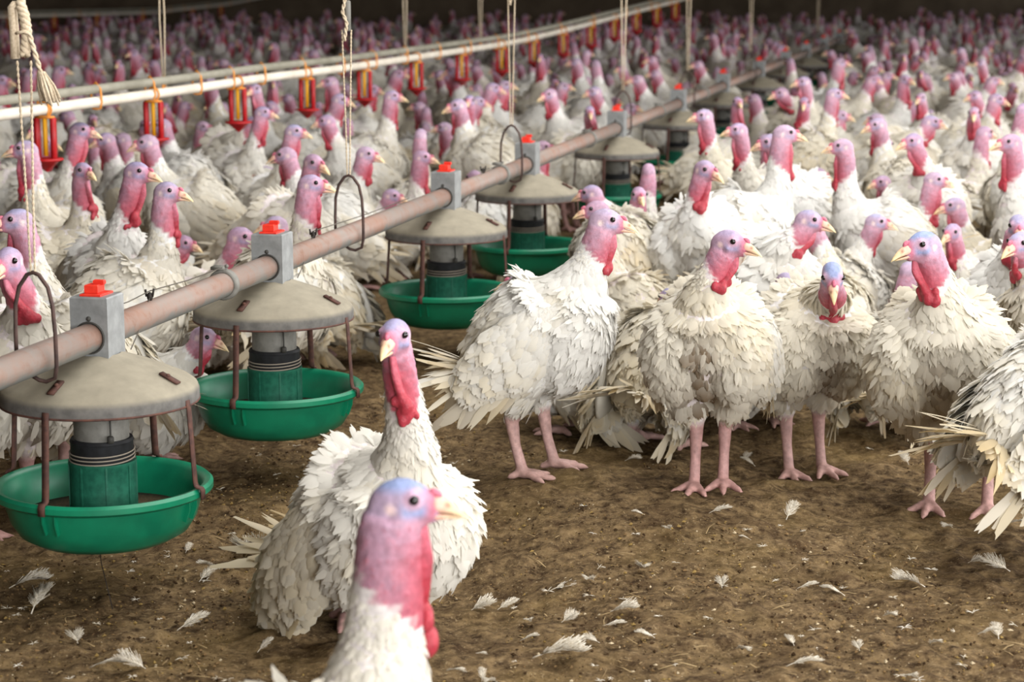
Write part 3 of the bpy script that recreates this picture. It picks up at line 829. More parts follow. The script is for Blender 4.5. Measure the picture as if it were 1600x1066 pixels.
# ================================================================== ropes that carry the lines
def twist_rope(g, pts, r, turns_per_m=45, strands=2):
    pts = np.asarray(pts, float)
    L = np.concatenate([[0], np.cumsum(np.linalg.norm(np.diff(pts, axis=0), axis=1))])
    n = max(int(L[-1] * turns_per_m * 7), 12); s = np.linspace(0, L[-1], n)
    C = np.stack([np.interp(s, L, pts[:, k]) for k in range(3)], 1)
    for k in range(strands):
        a = s * turns_per_m * 2 * PI + k * 2 * PI / strands
        g.tube(C + np.stack([np.cos(a), np.sin(a), 0 * a], 1) * r * .55, r * .62, 5)

def feeder_rope(px, label, zadj, tail=False, detail=True):
    p = on_line(px)
    r = empty('hanging_rope', (p[0], p[1], PIPE_Z)); tag(r, label, 'rope', 'ropes that hold up the feed pipe')
    # hook of bent rod round the pipe
    w = .042
    h = [(-w, -.020), (-w * 1.0, .05), (-w * .95, .105), (-w * .72, .142), (-w * .3, .166), (0, .171), (w * .3, .166), (w * .72, .142), (w * .92, .105), (w, .05), (w, -.012), (w * .8, -.038), (w * .3, -.047), (-w * .05, -.044), (-w * .3, -.036)]
    g = Geo(); g.tube([PERP * a + np.array([0, 0, b]) + DIR * (.014 * max(0, -b - .02) / .03) for a, b in h], .0042, 8); g.build('rod_hook', M['rod'], r)
    top = ZC - PIPE_Z - .0
    za = zadj - PIPE_Z
    for sgn, n in ((-1, 's'), (1, 's')):
        g = Geo(); q = [(0.004 * sgn, 0, .171), (.006 * sgn, 0, .30), (.013 * sgn, 0, za)]
        twist_rope(g, q, .0024) if detail else g.tube(q, .0028, 6)
        g.build('strand', M['rope'], r)
    g = Geo(); q = [(0, 0, za + .085), (.004, .003, za + .4), (0, 0, top)]
    twist_rope(g, q, .0062, 26, 3) if detail else g.tube(q, .0055, 6)
    g.build('upper_rope', M['rope'], r)
    g = Geo()
    if tail:
        g.ribbon([(-.016, 0, za + .004), (-.016, 0, za + .06), (-.018, 0, za + .100), (-.010, 0, za + .108)], (0, 1, 0), .026, .012)
        twist_rope(g, [(-.002, -.008, za + .11), (.006, -.008, za + .085), (.010, -.010, za + .05), (.004, -.010, za + .01)], .010, 30, 3)
        g.build('adjuster', M['rope'], r)
        g = Geo(); twist_rope(g, [(-.006, -.016, za + .052), (.006, -.022, za + .056), (.016, -.018, za + .052), (.024, -.018, za + .02), (.036, -.018, za - .025)], .0048, 30, 2)
        for k in range(34):
            a = rng.rand() * 2 * PI; rr = rng.rand() ** .5
            e = np.array([.052 + .020 * rr * math.cos(a), -.018 + .02 * rr * math.sin(a), za - .085 + .018 * rng.rand()])
            s_ = np.array([.036 + .006 * math.cos(a), -.018 + .006 * math.sin(a), za - .02])
            g.tube([s_, s_ * .5 + e * .5 + [.004 * math.cos(a), .004 * math.sin(a), 0], e], .0019, 4)
        g.build('frayed_end', M['rope'], r)
    else:
        g.box((.004, 0, za + .04), (.016, .012, .085), .2, .003); g.build('adjuster', M['zinc_dull'], r)
        g = Geo(); twist_rope(g, [(.0, -.01, za + .1), (-.010, -.012, za + .05), (.002, -.014, za + .02), (-.006, -.012, za - .03)], .005, 30, 2); g.build('knot', M['rope'], r)

feeder_rope(57, 'pale rope with a frayed end holding the feed pipe beside the nearest feeder', 1.135, True)
feeder_rope(546, 'pale rope and rod hook on the pipe between second and third feeders', 1.14)
feeder_rope(799, 'pale rope and rod hook just before the fourth feeder', 1.21)
feeder_rope(973, 'pale blurred rope just past the fifth feeder', 1.23, detail=False)
feeder_rope(1074, 'pale blurred rope just past the sixth feeder', 1.26, detail=False)
feeder_rope(1172, 'pale blurred rope just before the eighth feeder', 1.28, detail=False)
feeder_rope(1277, 'pale blurred rope near the far end of the feeder line', 1.28, detail=False)

# ================================================================== drinker lines
M['white_pipe'] = plain('white_plastic_pipe', lin(226, 218, 204), .5, var=lin(204, 194, 178), scale=6)
M['grey_pipe'] = plain('grey_green_conduit', lin(150, 146, 132), .6, var=lin(128, 124, 110), scale=8)
M['red_dark'] = plain('dark_red_plastic', lin(176, 30, 34), .4, var=lin(150, 22, 28), scale=30)
M['yellow'] = plain('yellow_plastic', lin(232, 168, 34), .45)
M['orange'] = plain('orange_clip', lin(214, 140, 60), .5)
def dpt(px, py):
    zc = 7.2 * 1505.0 / (1575 - px)
    return CO + ray(px, py) * zc
PLINE = np.array([dpt(*q) for q in ((-140, 198), (0, 180), (160, 158), (320, 136), (400, 123), (530, 108), (620, 94), (720, 79), (800, 67), (900, 43), (1000, 16), (1056, 2), (1110, -14))])
def smooth_line(P, n=70):
    P = np.asarray(P); t = np.linspace(0, len(P) - 1, n); V = np.stack([np.interp(t, np.arange(len(P)), P[:, k]) for k in range(3)], 1)
    for _ in range(6): V[1:-1] = (V[:-2] + 2 * V[1:-1] + V[2:]) / 4
    return V
def drinker_line(P, name, label, r1, up, clip_every):
    V = smooth_line(P); o = V[0].copy()
    r = empty(name, o); tag(r, label, 'pipe')
    Geo().tube(V - o, r1, 12).build('water_pipe', M['white_pipe'], r)
    Geo().tube(V - o + np.array([0, 0, up]), r1 * .85, 12).build('support_conduit', M['grey_pipe'], r)
    for k in range(2, len(V) - 1, clip_every):
        t = unit(V[k + 1] - V[k - 1]); s = np.cross(t, [0, 0, 1.0]); s = unit(s)
        g = Geo(); q = [V[k] - o + s * a + np.array([0, 0, b]) for a, b in ((-.016, -.024), (-.022, 0), (-.018, up), (0, up + .024), (.018, up), (.022, 0), (.016, -.024), (0, -.026), (-.016, -.024))]
        g.tube(q, .0045, 6, cap=False); g.build('clip', M['orange'], r)
    return r
drinker_line(PLINE, 'drinker_pipe', 'white water pipe under a grey conduit crossing the flock, with red drinkers', .020, .048, 3)
far = np.array([CO + ray(px, py) * (25.0 * 1575 / (1575 - px)) for px, py in ((-250, 34), (0, 26), (250, 19.5), (270, 16), (355, 7), (420, -6))])
drinker_line(far, 'drinker_pipe', 'far white water pipe along the dark top left corner', .020, .050, 6)

def drinker_parts():
    P = {}
    bars = []
    for sx in (-1, 1):
        g = Geo(); g.box((sx * .031, 0, -.105), (.015, .024, .152), 0, .004); bars.append(g.mesh('red_bar', M['red_dark']))
    P['bars'] = bars
    g = Geo(); g.tube([(0, 0, -.030), (0, 0, -.09), (0, 0, -.165)], .0085, 8); P['yellow'] = g.mesh('trigger_rod', M['yellow'])
    g = Geo(); g.tube([(-.012, 0, -.034), (-.012, 0, -.16)], .003, 5); P['white'] = g.mesh('white_rod', M['white_pipe'])
    g = Geo(); g.lathe([(.0, -.222), (.012, -.214), (.045, -.184), (.060, -.180), (.060, -.174), (.04, -.172), (.0, -.176)], 20); P['cup'] = g.mesh('drinker_cup', M['red_dark'])
    g = Geo(); t = np.linspace(0, 2 * PI, 14); g.tube([(.0265 * math.cos(x), 0, -.001 + .027 * math.sin(x)) for x in t], .004, 6, cap=False); g.box((0, 0, -.029), (.07, .02, .010), 0, .003); P['clip'] = g.mesh('saddle', M['orange'])
    return P
DP = drinker_parts()
dpx = [70, 239, 371, 480, 568, 651, 721, 783, 835, 881, 923, 960, 995, 1027, 1056]
_ones = ['', 'first', 'second', 'third', 'fourth', 'fifth', 'sixth', 'seventh', 'eighth', 'ninth', 'tenth', 'eleventh', 'twelfth', 'thirteenth', 'fourteenth', 'fifteenth', 'sixteenth', 'seventeenth', 'eighteenth', 'nineteenth']
words_ = _ones[1:] + [(t + 'tieth' if k == 0 else t + 'ty-' + _ones[k]) for t in ('twen', 'thir', 'for', 'fif', 'six', 'seven', 'eigh', 'nine') for k in range(10)]
dense = lambda V: np.stack([np.interp(np.linspace(0, len(V) - 1, 420), np.arange(len(V)), V[:, k]) for k in range(3)], 1)
VL = dense(smooth_line(PLINE)); VLpx = np.array([project(v)[0] for v in VL])
VF = dense(smooth_line(far)); VFpx = np.array([project(v)[0] for v in VF])
def put_drinker(px, VL, VLpx, label, group):
    k = int(np.argmin(np.abs(VLpx - px))); p = VL[k]
    r = empty('drinker', p)
    t = unit(VL[min(k + 4, len(VL) - 1)] - VL[max(k - 4, 0)]); sx_ = unit(np.cross(t, [0, 0, 1.0])); uz = np.cross(sx_, t)
    r.rotation_euler = Matrix(((sx_[0], t[0], uz[0]), (sx_[1], t[1], uz[1]), (sx_[2], t[2], uz[2]))).to_euler(); tag(r, label, 'drinker', group)
    for b in DP['bars']: link('red_bar', b, r)
    link('trigger_rod', DP['yellow'], r); link('white_rod', DP['white'], r); link('drinker_cup', DP['cup'], r); link('saddle', DP['clip'], r)
for k, px in enumerate(dpx):
    put_drinker(px, VL, VLpx, f'red and yellow hanging drinker, {words_[k]} from the left on the near white pipe', 'drinkers on the near white pipe')
for k, px in enumerate((14, 86, 152, 222, 300, 345)):
    put_drinker(px, VF, VFpx, f'dim red and yellow drinker, {words_[k]} from the left on the far pipe', 'drinkers on the far pipe')
# ropes of the near drinker line
def line_rope(px, label):
    k = int(np.argmin(np.abs(VLpx - px))); p = VL[k]
    r = empty('hanging_rope', p); tag(r, label, 'rope', 'ropes that hold up the drinker pipe')
    for sgn in (-1, 1):
        Geo().tube([(sgn * .004, 0, .05), (sgn * .010, 0, .30), (sgn * .004, 0, .55)], .0032, 6).build('strand', M['rope'], r)
    Geo().tube([(0, 0, .55), (0, 0, ZC - p[2])], .005, 6).build('upper_rope', M['rope'], r)
    Geo().box((0, 0, .56), (.014, .014, .06), 0, .003).build('adjuster', M['clip_dark'], r)
    Geo().tube([(0, .022, 0), (0, .024, .03), (0, 0, .065), (0, -.024, .03), (0, -.022, 0)], .004, 6).build('hanger_clip', M['orange'], r)
for px, lb in ((256, 'thin pale rope pair holding the drinker pipe near its second drinker'), (634, 'thin pale rope pair holding the drinker pipe before its sixth drinker'), (750, 'thin pale rope pair holding the drinker pipe past its seventh drinker')):
    line_rope(px, lb)

# === BIRDS ===
GROUP = 'white turkeys in the flock'
PLACED = []          # (x, y, heading, radius scale) of every bird, to keep bodies apart
def body_discs(x, y, h, s=1.0):
    c, n = math.cos(h), math.sin(h)
    return [(x + .06 * s * c, y + .06 * s * n, .150 * s), (x - .11 * s * c, y - .11 * s * n, .125 * s)]
def crowding(x, y, h, s=1.0):
    """How deep a bird standing here would press into its neighbours and the feeders."""
    w = 0.0
    for bx, by, br in body_discs(x, y, h, s):
        for q in PLACED:
            if abs(q[0] - x) > 1 or abs(q[1] - y) > 1: continue
            for ox, oy, orr in body_discs(*q):
                w = max(w, br + orr - math.hypot(bx - ox, by - oy))
        for p in FEED:
            w = max(w, br + (.235 if y < 15 else .33) - math.hypot(bx - p[0], by - p[1]))
    return w

def hero(eye, Y, rz, yaw, label, scale=1.0, drop=0.0, hx=.165, hzmin=None, dens=2.6, **kw):
    """A bird standing at distance Y with its eyes where the photograph has them."""
    px, py = eye
    ey = Y + math.sin(rz) * (hx - .02) * scale
    p = at_y(px, py, ey)
    gz = float(ground(p[0], Y))
    hz = (p[2] - gz) / scale - .007
    ms = turkey_meshes(hz=hz, hx=hx, yaw=yaw, drop=drop, voxel=.005, dens=dens, rows=5, cols=5, **kw)
    e = np.array(ms['eye_pos']) * scale
    x = p[0] - (math.cos(rz) * e[0] - math.sin(rz) * e[1])
    y = ey - (math.sin(rz) * e[0] + math.cos(rz) * e[1])
    r = assemble(ms, (x, y, float(ground(x, y)) + .002), rz, scale)
    tag(r, label, 'turkey', GROUP)
    PLACED.append((x, y, rz, scale))
    return r

heads = {}
hero((648, 776), 2.55, 1.0, -1.0, 'closest turkey in the foreground, blue crown and red wattle, seen from the chest up', seed=11, scale=1.07, drop=.19, hx=.18, pitch=.02, blue=1.0, red=.8, fl=.8, dirt=.2, neckr=1.14, bp=-.10, car=1.1, dens=3.4)
hero((612, 522), 3.90, -.86, -.95, 'ruffled white turkey facing the camera in front of the second feeder', seed=22, drop=.15, scale=1.07, width=1.02, hx=.150, pitch=.12, red=.9, blue=.6, fl=.86, ruffle=1.15, dirt=.35, feet=((-.09, 0.0), (-.08, .08)), dens=4.6, neckr=.84, car=.75, nb=.66, bp=.26, wingdrop=.5, tail_droop=.45)
hero((958, 338), 5.02, -.10, .02, 'white turkey standing in full profile facing right, centre of the picture', seed=13, hx=.168, pitch=.14, red=.45, blue=.25, bp=.26, dirt=.15, tail_droop=.95, feet=((-.03, -.055), (.040, .055)), neckr=.96, car=.75, dens=4.4, fl=.82)
hero((1150, 379), 4.90, -1.78, 1.35, 'white turkey facing the camera with a dirty cleft breast and head turned right', seed=14, hx=.155, pitch=.12, red=.7, blue=.35, dirt=1.5, bp=.26, feet=((.03, -.03), (-.02, .035)), width=1.04, neckr=.94, car=.72, dens=4.4, fl=.8, nb=.60)
hero((1302, 428), 5.22, -1.32, -.30, 'white turkey with its head bowed towards the camera, between two front birds at right', seed=15, hx=.262, pitch=.62, red=1.0, blue=.9, dirt=.9, bp=.16, feet=((.02, -.05), (0, .05)), dens=3.6, neckr=.85, car=1.0, fl=.82, nb=.32)
hero((1432, 379), 4.84, -1.80, -.95, 'large white turkey at right with blue brow, head turned left, red wattle', seed=16, scale=1.06, hx=.16, pitch=.16, red=.8, blue=1.0, dirt=.8, bp=.22, width=1.06, feet=((0, -.015), (.01, .115)), ruffle=1.1, car=.75, dens=4.0, fl=.82)
hero((1765, 440), 4.38, .42, .0, 'white turkey cut off by the right edge, straw coloured tail towards the camera', seed=17, hx=.165, dirt=.9, bp=.10, ruffle=1.3, tail_droop=1.1, wingdrop=.3, feet=((0, -.06), (.02, .06)))
hero((1043, 462), 5.58, 1.05, .9, 'white turkey crouching behind the two front birds, worn tail spread to the left', seed=18, drop=.13, hx=.20, dirt=.5, bp=.02, tail_droop=1.3, wingdrop=.4, dens=2.6)
hero((1592, 352), 5.85, -2.0, .3, 'white turkey at the right edge with a long dark red wattle, facing the camera', seed=19, hx=.165, pitch=.3, red=1.0, dirt=.5, dens=2.0)
hero((806, 438), 5.72, PI - .55, .3, 'turkey sitting low behind the profile turkey, little but its pink head showing', seed=23, drop=.165, hx=.18, dens=1.5)

# ---- birds of the flock: a few postures, shared by many birds
KINDS = []           # (eye height, sitting, head yaw, meshes)
_sd = 40
for nm, drop, hz, hx, pit in (('tall', 0, .70, .165, .10), ('mid', 0, .635, .175, .14), ('low', 0, .565, .20, .2), ('sit_tall', .165, .545, .165, .10), ('sit', .165, .465, .18, .15), ('sit_low', .165, .40, .20, .2)):
    for yw in (0.0, .95, -.95):
        _sd += 1
        rr = np.random.RandomState(_sd)
        ms = turkey_meshes(_sd, drop=drop, hz=hz, hx=hx, yaw=yw, pitch=pit + .1 * rr.rand(), voxel=.0078, dens=1.35, rows=4, cols=3, blue=.05 + .5 * rr.rand(), red=.25 + .65 * rr.rand(), dirt=.7, car=.78, neckr=.92, bp=.02 + .2 * rr.rand(), ruffle=1.0 + .2 * rr.rand(),
                           feet=((.02 * rr.rand(), -.06), (.03 * rr.rand(), .06)), lean=.03 * (rr.rand() - .5))
        KINDS.append([float(ms['eye_pos'][2]), drop > 0, yw, ms, nm])

def join_turkey(ms, name):
    """the same bird as one mesh, for birds too small in the picture to show their parts."""
    mats, Vs, Ls, Ts, Cs, Mi = [], [], [], [], [], []
    off = 0
    for k, _ in PART_KEYS:
        me = ms[k]; n = len(me.vertices)
        V = np.empty(n * 3, np.float32); me.vertices.foreach_get('co', V)
        L = np.empty(len(me.loops), np.int32); me.loops.foreach_get('vertex_index', L)
        T = np.empty(len(me.polygons), np.int32); me.polygons.foreach_get('loop_total', T)
        C = np.zeros((n, 4), np.float32)
        if 'Col' in me.color_attributes:
            cc = np.empty(n * 4, np.float32); me.color_attributes['Col'].data.foreach_get('color', cc); C = cc.reshape(-1, 4)
        if me.materials[0] not in mats: mats.append(me.materials[0])
        Mi.append(np.full(len(T), mats.index(me.materials[0]), np.int32))
        Vs.append(V.reshape(-1, 3)); Ls.append(L + off); Ts.append(T); Cs.append(C); off += n
    return [np.vstack(Vs), np.concatenate(Ls), np.concatenate(Ts), np.vstack(Cs), np.concatenate(Mi), mats]

def mesh_raw(name, V, L, T, C, Mi, mats):
    me = bpy.data.meshes.new(name)
    me.vertices.add(len(V)); me.vertices.foreach_set('co', np.ascontiguousarray(V, np.float32).ravel())
    me.loops.add(len(L)); me.loops.foreach_set('vertex_index', np.ascontiguousarray(L, np.int32))
    st = np.concatenate([[0], np.cumsum(T)[:-1]]).astype(np.int32)
    me.polygons.add(len(T)); me.polygons.foreach_set('loop_start', st); me.polygons.foreach_set('loop_total', np.ascontiguousarray(T, np.int32))
    for m_ in mats: me.materials.append(m_)
    me.polygons.foreach_set('material_index', np.ascontiguousarray(Mi, np.int32)); me.polygons.foreach_set('use_smooth', np.ones(len(T), bool))
    a = me.color_attributes.new('Col', 'FLOAT_COLOR', 'POINT'); a.data.foreach_set('color', np.ascontiguousarray(C, np.float32).ravel())
    me.update(calc_edges=True)
    return me

SMALL = []
for nm, drop, hz, hx in (('tall', 0, .70, .165), ('mid', 0, .63, .175), ('sit', .165, .50, .18)):
    for yw in (0.0, .95, -.95):
        _sd += 1; rr = np.random.RandomState(_sd)
        ms = turkey_meshes(_sd, drop=drop, hz=hz, hx=hx, yaw=yw, voxel=.012, dens=.42, fl=1.5, rows=3, cols=3, car=.8, blue=.05 + .4 * rr.rand(), red=.15 + .6 * rr.rand(), dirt=.7, bp=.02 + .2 * rr.rand())
        SMALL.append([float(ms['eye_pos'][2]), drop > 0, yw, mesh_raw('turkey', *join_turkey(ms, 'turkey')), nm])
TINY = []
for nm, drop, hz, hx in (('tall', 0, .70, .165), ('mid', 0, .63, .175), ('sit', .165, .50, .18)):
    for yw in (.6, -.6):
        _sd += 1; rr = np.random.RandomState(_sd)
        ms = turkey_meshes(_sd, drop=drop, hz=hz, hx=hx, yaw=yw, voxel=.019, dens=.05, fl=2.6, rows=3, cols=3, blue=.05 + .4 * rr.rand(), red=.15 + .6 * rr.rand(), dirt=.7)
        TINY.append(join_turkey(ms, 'turkey'))

HEAD_DIR = {'R': -.12, 'L': PI + .12, 'F': -PI / 2, 'B': PI / 2, 'r': -.75, 'l': PI + .75, 'w': .6, 'e': PI - .6}
# heads as the photograph shows them: x, y of the eye, the way the head points, posture
LIST = [(31, 231, 'L', 't'), (78, 217, 'R', 'm'), (133, 203, 'R', 't'), (158, 215, 'L', 't'), (185, 212, 'L', 'm'), (222, 215, 'L', 'm'), (246, 193, 'L', 't'), (322, 193, 'R', 'm'), (134, 268, 'r', 'm'), (223, 262, 'R', 't'),
        (270, 301, 'R', 't'), (16, 331, 'L', 't'), (142, 380, 'L', 's'), (295, 380, 'R', 's'), (386, 362, 'R', 's'), (6, 398, 'F', 'm'), (328, 517, 'R', 's'), (402, 190, 'R', 'm'), (416, 172, 'R', 't'), (466, 200, 'R', 'm'),
        (504, 187, 'L', 't'), (511, 122, 'L', 't'), (587, 139, 'R', 't'), (618, 152, 'R', 't'), (633, 130, 'R', 'm'), (704, 109, 'L', 't'), (709, 162, 'L', 't'), (732, 152, 'F', 't'), (752, 155, 'R', 't'), (739, 107, 'L', 'm'), (775, 138, 'R', 't'), (791, 131, 'R', 't'),
        (645, 190, 'L', 's'), (667, 195, 'B', 's'), (689, 195, 'L', 's'), (439, 238, 'L', 't'), (496, 250, 'r', 'm'), (579, 239, 'R', 'm'), (495, 283, 'R', 't'), (586, 285, 'L', 't'), (619, 309, 'R', 's'), (408, 270, 'L', 's'), (422, 346, 'L', 's'),
        (1094, 180, 'L', 't'), (1147, 203, 'L', 'm'), (1196, 224, 'L', 'm'), (1109, 262, 'r', 'm'), (1013, 271, 'B', 'm'), (1000, 303, 'F', 's'), (924, 319, 'L', 's'), (917, 298, 'e', 's'), (851, 221, 'L', 's'),
        (854, 147, 'l', 't'), (924, 140, 'L', 't'), (922, 170, 'F', 'm'), (848, 84, 'F', 't'), (901, 66, 'R', 't'), (914, 114, 'L', 'm'), (896, 98, 'L', 't'), (992, 119, 'L', 'm'), (1020, 114, 'L', 't'), (984, 152, 'R', 'm'), (1087, 99, 'L', 't'), (1101, 126, 'R', 's'),
        (1053, 46, 'F', 't'), (1119, 66, 'L', 't'), (1132, 48, 'R', 't'), (1154, 155, 'F', 't'), (987, 70, 'L', 't'), (1234, 209, 'R', 't'), (1309, 228, 'L', 't'), (1286, 267, 'R', 's'), (1365, 190, 'L', 't'), (1373, 282, 'L', 's'), (1420, 224, 'L', 'm'), (1572, 217, 'L', 't'),
        (1274, 338, 'R', 'm'), (1377, 343, 'R', 's'), (1484, 315, 'L', 's'), (1484, 362, 'l', 's'), (1438, 188, 'R', 's'), (1461, 183, 'R', 'm'), (1522, 172, 'F', 't'), (1319, 178, 'R', 's'), (1365, 119, 'L', 't'), (1390, 116, 'R', 't'), (1418, 122, 'r', 't'), (1438, 112, 'F', 't'), (1436, 144, 'L', 's'), (1486, 119, 'L', 't'), (1519, 144, 'L', 't'),
        (1499, 79, 'L', 't'), (1514, 58, 'F', 't'), (1395, 58, 'L', 't'), (1433, 73, 'F', 't'), (1251, 124, 'L', 't'), (1309, 144, 'R', 't'), (1319, 96, 'R', 't'), (1299, 84, 'L', 't'), (1256, 162, 'F', 't'), (1215, 144, 'L', 't'), (1466, 68, 'R', 't'), (1545, 22, 'R', 't'), (1555, 127, 'R', 'm'), (1562, 152, 'R', 'm'), (1593, 91, 'L', 't'),
        (1413, 34, 'F', 't'), (1448, 28, 'L', 't'), (1532, 96, 'L', 'm'), (1570, 109, 'r', 'm'), (458, 45, 'L', 't'), (473, 68, 'R', 't'), (461, 81, 'L', 'm'), (562, 71, 'L', 't'), (575, 63, 'R', 't'), (643, 53, 'L', 't'), (595, 45, 'F', 't'), (610, 66, 'r', 'm'), (410, 74, 'L', 't'),
        (277, 48, 'L', 't'), (286, 82, 'R', 't'), (345, 98, 'L', 't'), (381, 102, 'L', 't'), (82, 84, 'R', 't'), (98, 106, 'R', 't'), (143, 100, 'r', 't'), (186, 100, 'F', 't'), (10, 88, 'F', 't'), (8, 127, 'R', 't'), (113, 136, 'B', 'm'), (155, 80, 'r', 't'), (130, 58, 'F', 't'), (233, 62, 'L', 't'), (355, 55, 'R', 't'), (384, 48, 'F', 't'), (218, 88, 'F', 't'), (240, 80, 'L', 'm'), (102, 30, 'L', 't'), (135, 36, 'L', 't'), (165, 34, 'R', 't')]
HR = {'t': (.62, .74), 'm': (.54, .68), 's': (.36, .56)}
BIRDS = []           # dicts
LN = lambda x, y: (np.array([x, y, 0]) - np.array([P1[0], P1[1], 0])) @ PERP       # metres to the right of the feeder line
def try_bird(px, py, face, heights, ntry=120, jitter=.5):
    best = None
    for _ in range(ntry):
        he = heights[0] + (heights[1] - heights[0]) * rng.rand()
        p = at_height(px, py, he)
        if p[1] > 33.5: continue
        hd = HEAD_DIR[face] + (rng.rand() - .5) * jitter
        k = min(range(len(KINDS)), key=lambda q: abs(KINDS[q][0] - he) + .05 * rng.rand() + (.0 if rng.rand() < .5 else .03))
        ez, sit, yw, ms, nm = KINDS[k]
        sc = he / ez
        if not .90 < sc < 1.10: continue
        rz = hd - yw
        e = np.array(ms['eye_pos']) * sc
        x = p[0] - (math.cos(rz) * e[0] - math.sin(rz) * e[1]); y = p[1] - (math.sin(rz) * e[0] + math.cos(rz) * e[1])
        if abs(x) > .5 * y * .5 + 1.2: continue
        w = crowding(x, y, rz, sc)
        if y < 5.35 and x > -.55: w += 1
        if 0 < LN(x, y) < .5 and y < 9.5 : w += .2
        if px < 1150 and py < 20 - 43 + .398 * (1575 - px) or (px, py) in ((328, 517), (386, 362)):     # stands on the far side of the feeder line
            w += max(0, .2 + LN(x, y)) * 4
        if best is None or w < best[0] - .004:
            best = (w, x, y, rz, sc, k, hd, he)
        if w <= .0: break
    return best
for (px, py, f, hh) in LIST:
    b = try_bird(px, py, f, HR[hh])
    if b is None or b[0] > .11: continue
    w, x, y, rz, sc, k, hd, he = b
    PLACED.append((x, y, rz, sc)); BIRDS.append(dict(x=x, y=y, rz=rz, sc=sc, sit=KINDS[k][1], yw=KINDS[k][2], hd=hd, he=he, listed=True))
n_listed = len(BIRDS)
# ---- the birds between them
tries = 0
EXTRA = [(-1.05, 4.95, 2.7, 1), (-1.2, 5.55, .3, 0), (-.74, 6.1, 2.9, 1), (.62, 5.75, .5, 1), (1.55, 5.5, 2.9, 0), (.28, 6.5, 2.8, 1), (-.86, 5.72, 3.0, 1), (-.74, 6.2, 2.9, 0), (-1.0, 5.3, .2, 1), (-.66, 6.62, .15, 0), (-.60, 7.1, 2.9, 0)]
def add_fill(x, y, rz, sit, lim):
    if crowding(x, y, rz) > lim: return False
    PLACED.append((x, y, rz, 1.0))
    BIRDS.append(dict(x=x, y=y, rz=rz, sc=.94 + .12 * rng.rand(), sit=bool(sit), yw=None, hd=None, he=None, listed=False)); return True
for e in EXTRA: add_fill(*e, .05)
while tries < 34000 and len(BIRDS) < 1150:
    tries += 1
    y = 5.5 + (32.5 - 5.5) * rng.rand() ** .62
    x = (rng.rand() - .5) * (2 * (.255 * y + .45))
    ln = LN(x, y)
    if abs(ln) < .27 or (ln > 0 and y < 5.75) or (0 < ln < .62 and y < 9.5) or (0 < ln < .45 and y < 14): continue
    if x < XL + .5 or x > XR - .5: continue
    if -.1 < x < .48 and y < 6.5: continue            # keeps the fourth pan in sight past the profile bird
    sit = rng.rand() < (.93 if y < 9.5 else .7 if y < 13 else .5)
    add_fill(x, y, rng.rand() * 2 * PI, sit, .015)
BIRDS.sort(key=lambda b: b['y'])
N_HERO = len(PLACED) - len(BIRDS)
MAXB = 300 - N_HERO
near_n = 130
# ---- words that single each bird out: which feeder it stands level with, which side of the line, how many birds out
FS = [float((p - P1) @ DIR) for p in FEED]
def face_word(h):
    c, s_ = math.cos(h), math.sin(h)
    if c > .6: return 'facing right'
    if c < -.6: return 'facing left'
    return 'facing the camera' if s_ < 0 else 'facing away'
cells = {}
for b in BIRDS[:MAXB]:
    s_ = ((b['x'] - P1[0]) * DIR[0] + (b['y'] - P1[1]) * DIR[1]); k = int(np.argmin([abs(s_ - f) for f in FS])); ln = LN(b['x'], b['y'])
    pool = KINDS
    c = [q for q in range(len(pool)) if pool[q][1] == b['sit'] and (b['yw'] is None or pool[q][2] == b['yw'])]
    b['kind'] = min(c, key=lambda q: abs(pool[q][0] - b['he'] / b['sc'])) if b['he'] else c[rng.randint(len(c))]
    if b['hd'] is None: b['hd'] = b['rz'] + pool[b['kind']][2]
    b['cell'] = (k, ln > 0); b['off'] = abs(ln)
    cells.setdefault(b['cell'], []).append(b)
FW = ['nearest', 'second', 'third', 'fourth', 'fifth', 'sixth', 'seventh', 'eighth', 'ninth', 'tenth', 'eleventh', 'twelfth']
for (k, right), bs_ in cells.items():
    bs_.sort(key=lambda b: b['off'])
    for i, b in enumerate(bs_):
        post = 'sitting' if b['sit'] else 'standing'
        b['label'] = f"{post} white turkey {face_word(b['hd'])}, {words_[i]} bird out to the {'right' if right else 'left'} of the {FW[k]} feeder"
for i, b in enumerate(BIRDS[:MAXB]):
    loc = (b['x'], b['y'], float(ground(b['x'], b['y'])) + .002)
    if i < near_n:
        r = assemble(KINDS[b['kind']][3], loc, b['rz'], b['sc'])
    else:
        ez = KINDS[b['kind']][0]; yw = KINDS[b['kind']][2]
        q = min((q for q in range(len(SMALL)) if SMALL[q][1] == b['sit'] and SMALL[q][2] == yw), key=lambda q: abs(SMALL[q][0] - (b['he'] or ez)))
        r = link('turkey', SMALL[q][3], None, loc, b['rz']); r.scale = (b['sc'],) * 3
    tag(r, b['label'], 'turkey', GROUP)
# ---- the far mass of the flock, past what can be told apart
Vs, Ls, Ts, Cs, Ms, off = [], [], [], [], [], 0
for b in BIRDS[MAXB:]:
    if any(abs(o_['x'] - b['x']) < .5 and abs(o_['y'] - b['y']) < .5 for o_ in BIRDS[MAXB - 60:MAXB]): continue
    V, L, T, C, Mi, mats = TINY[(4 if b['sit'] else 0) + rng.randint(2 if b['sit'] else 4)]
    co, si = math.cos(b['rz']), math.sin(b['rz'])
    W = np.stack([V[:, 0] * co - V[:, 1] * si, V[:, 0] * si + V[:, 1] * co, V[:, 2]], 1) * b['sc'] + np.array([b['x'], b['y'], float(ground(b['x'], b['y']))])
    Vs.append(W); Ls.append(L + off); Ts.append(T); Cs.append(C); Ms.append(Mi); off += len(V)
if Vs:
    fo = link('distant_flock', mesh_raw('distant_flock', np.vstack(Vs), np.concatenate(Ls), np.concatenate(Ts), np.vstack(Cs), np.concatenate(Ms), mats))
    tag(fo, 'blurred mass of white turkeys at the far end of the shed', 'flock', kind='stuff')
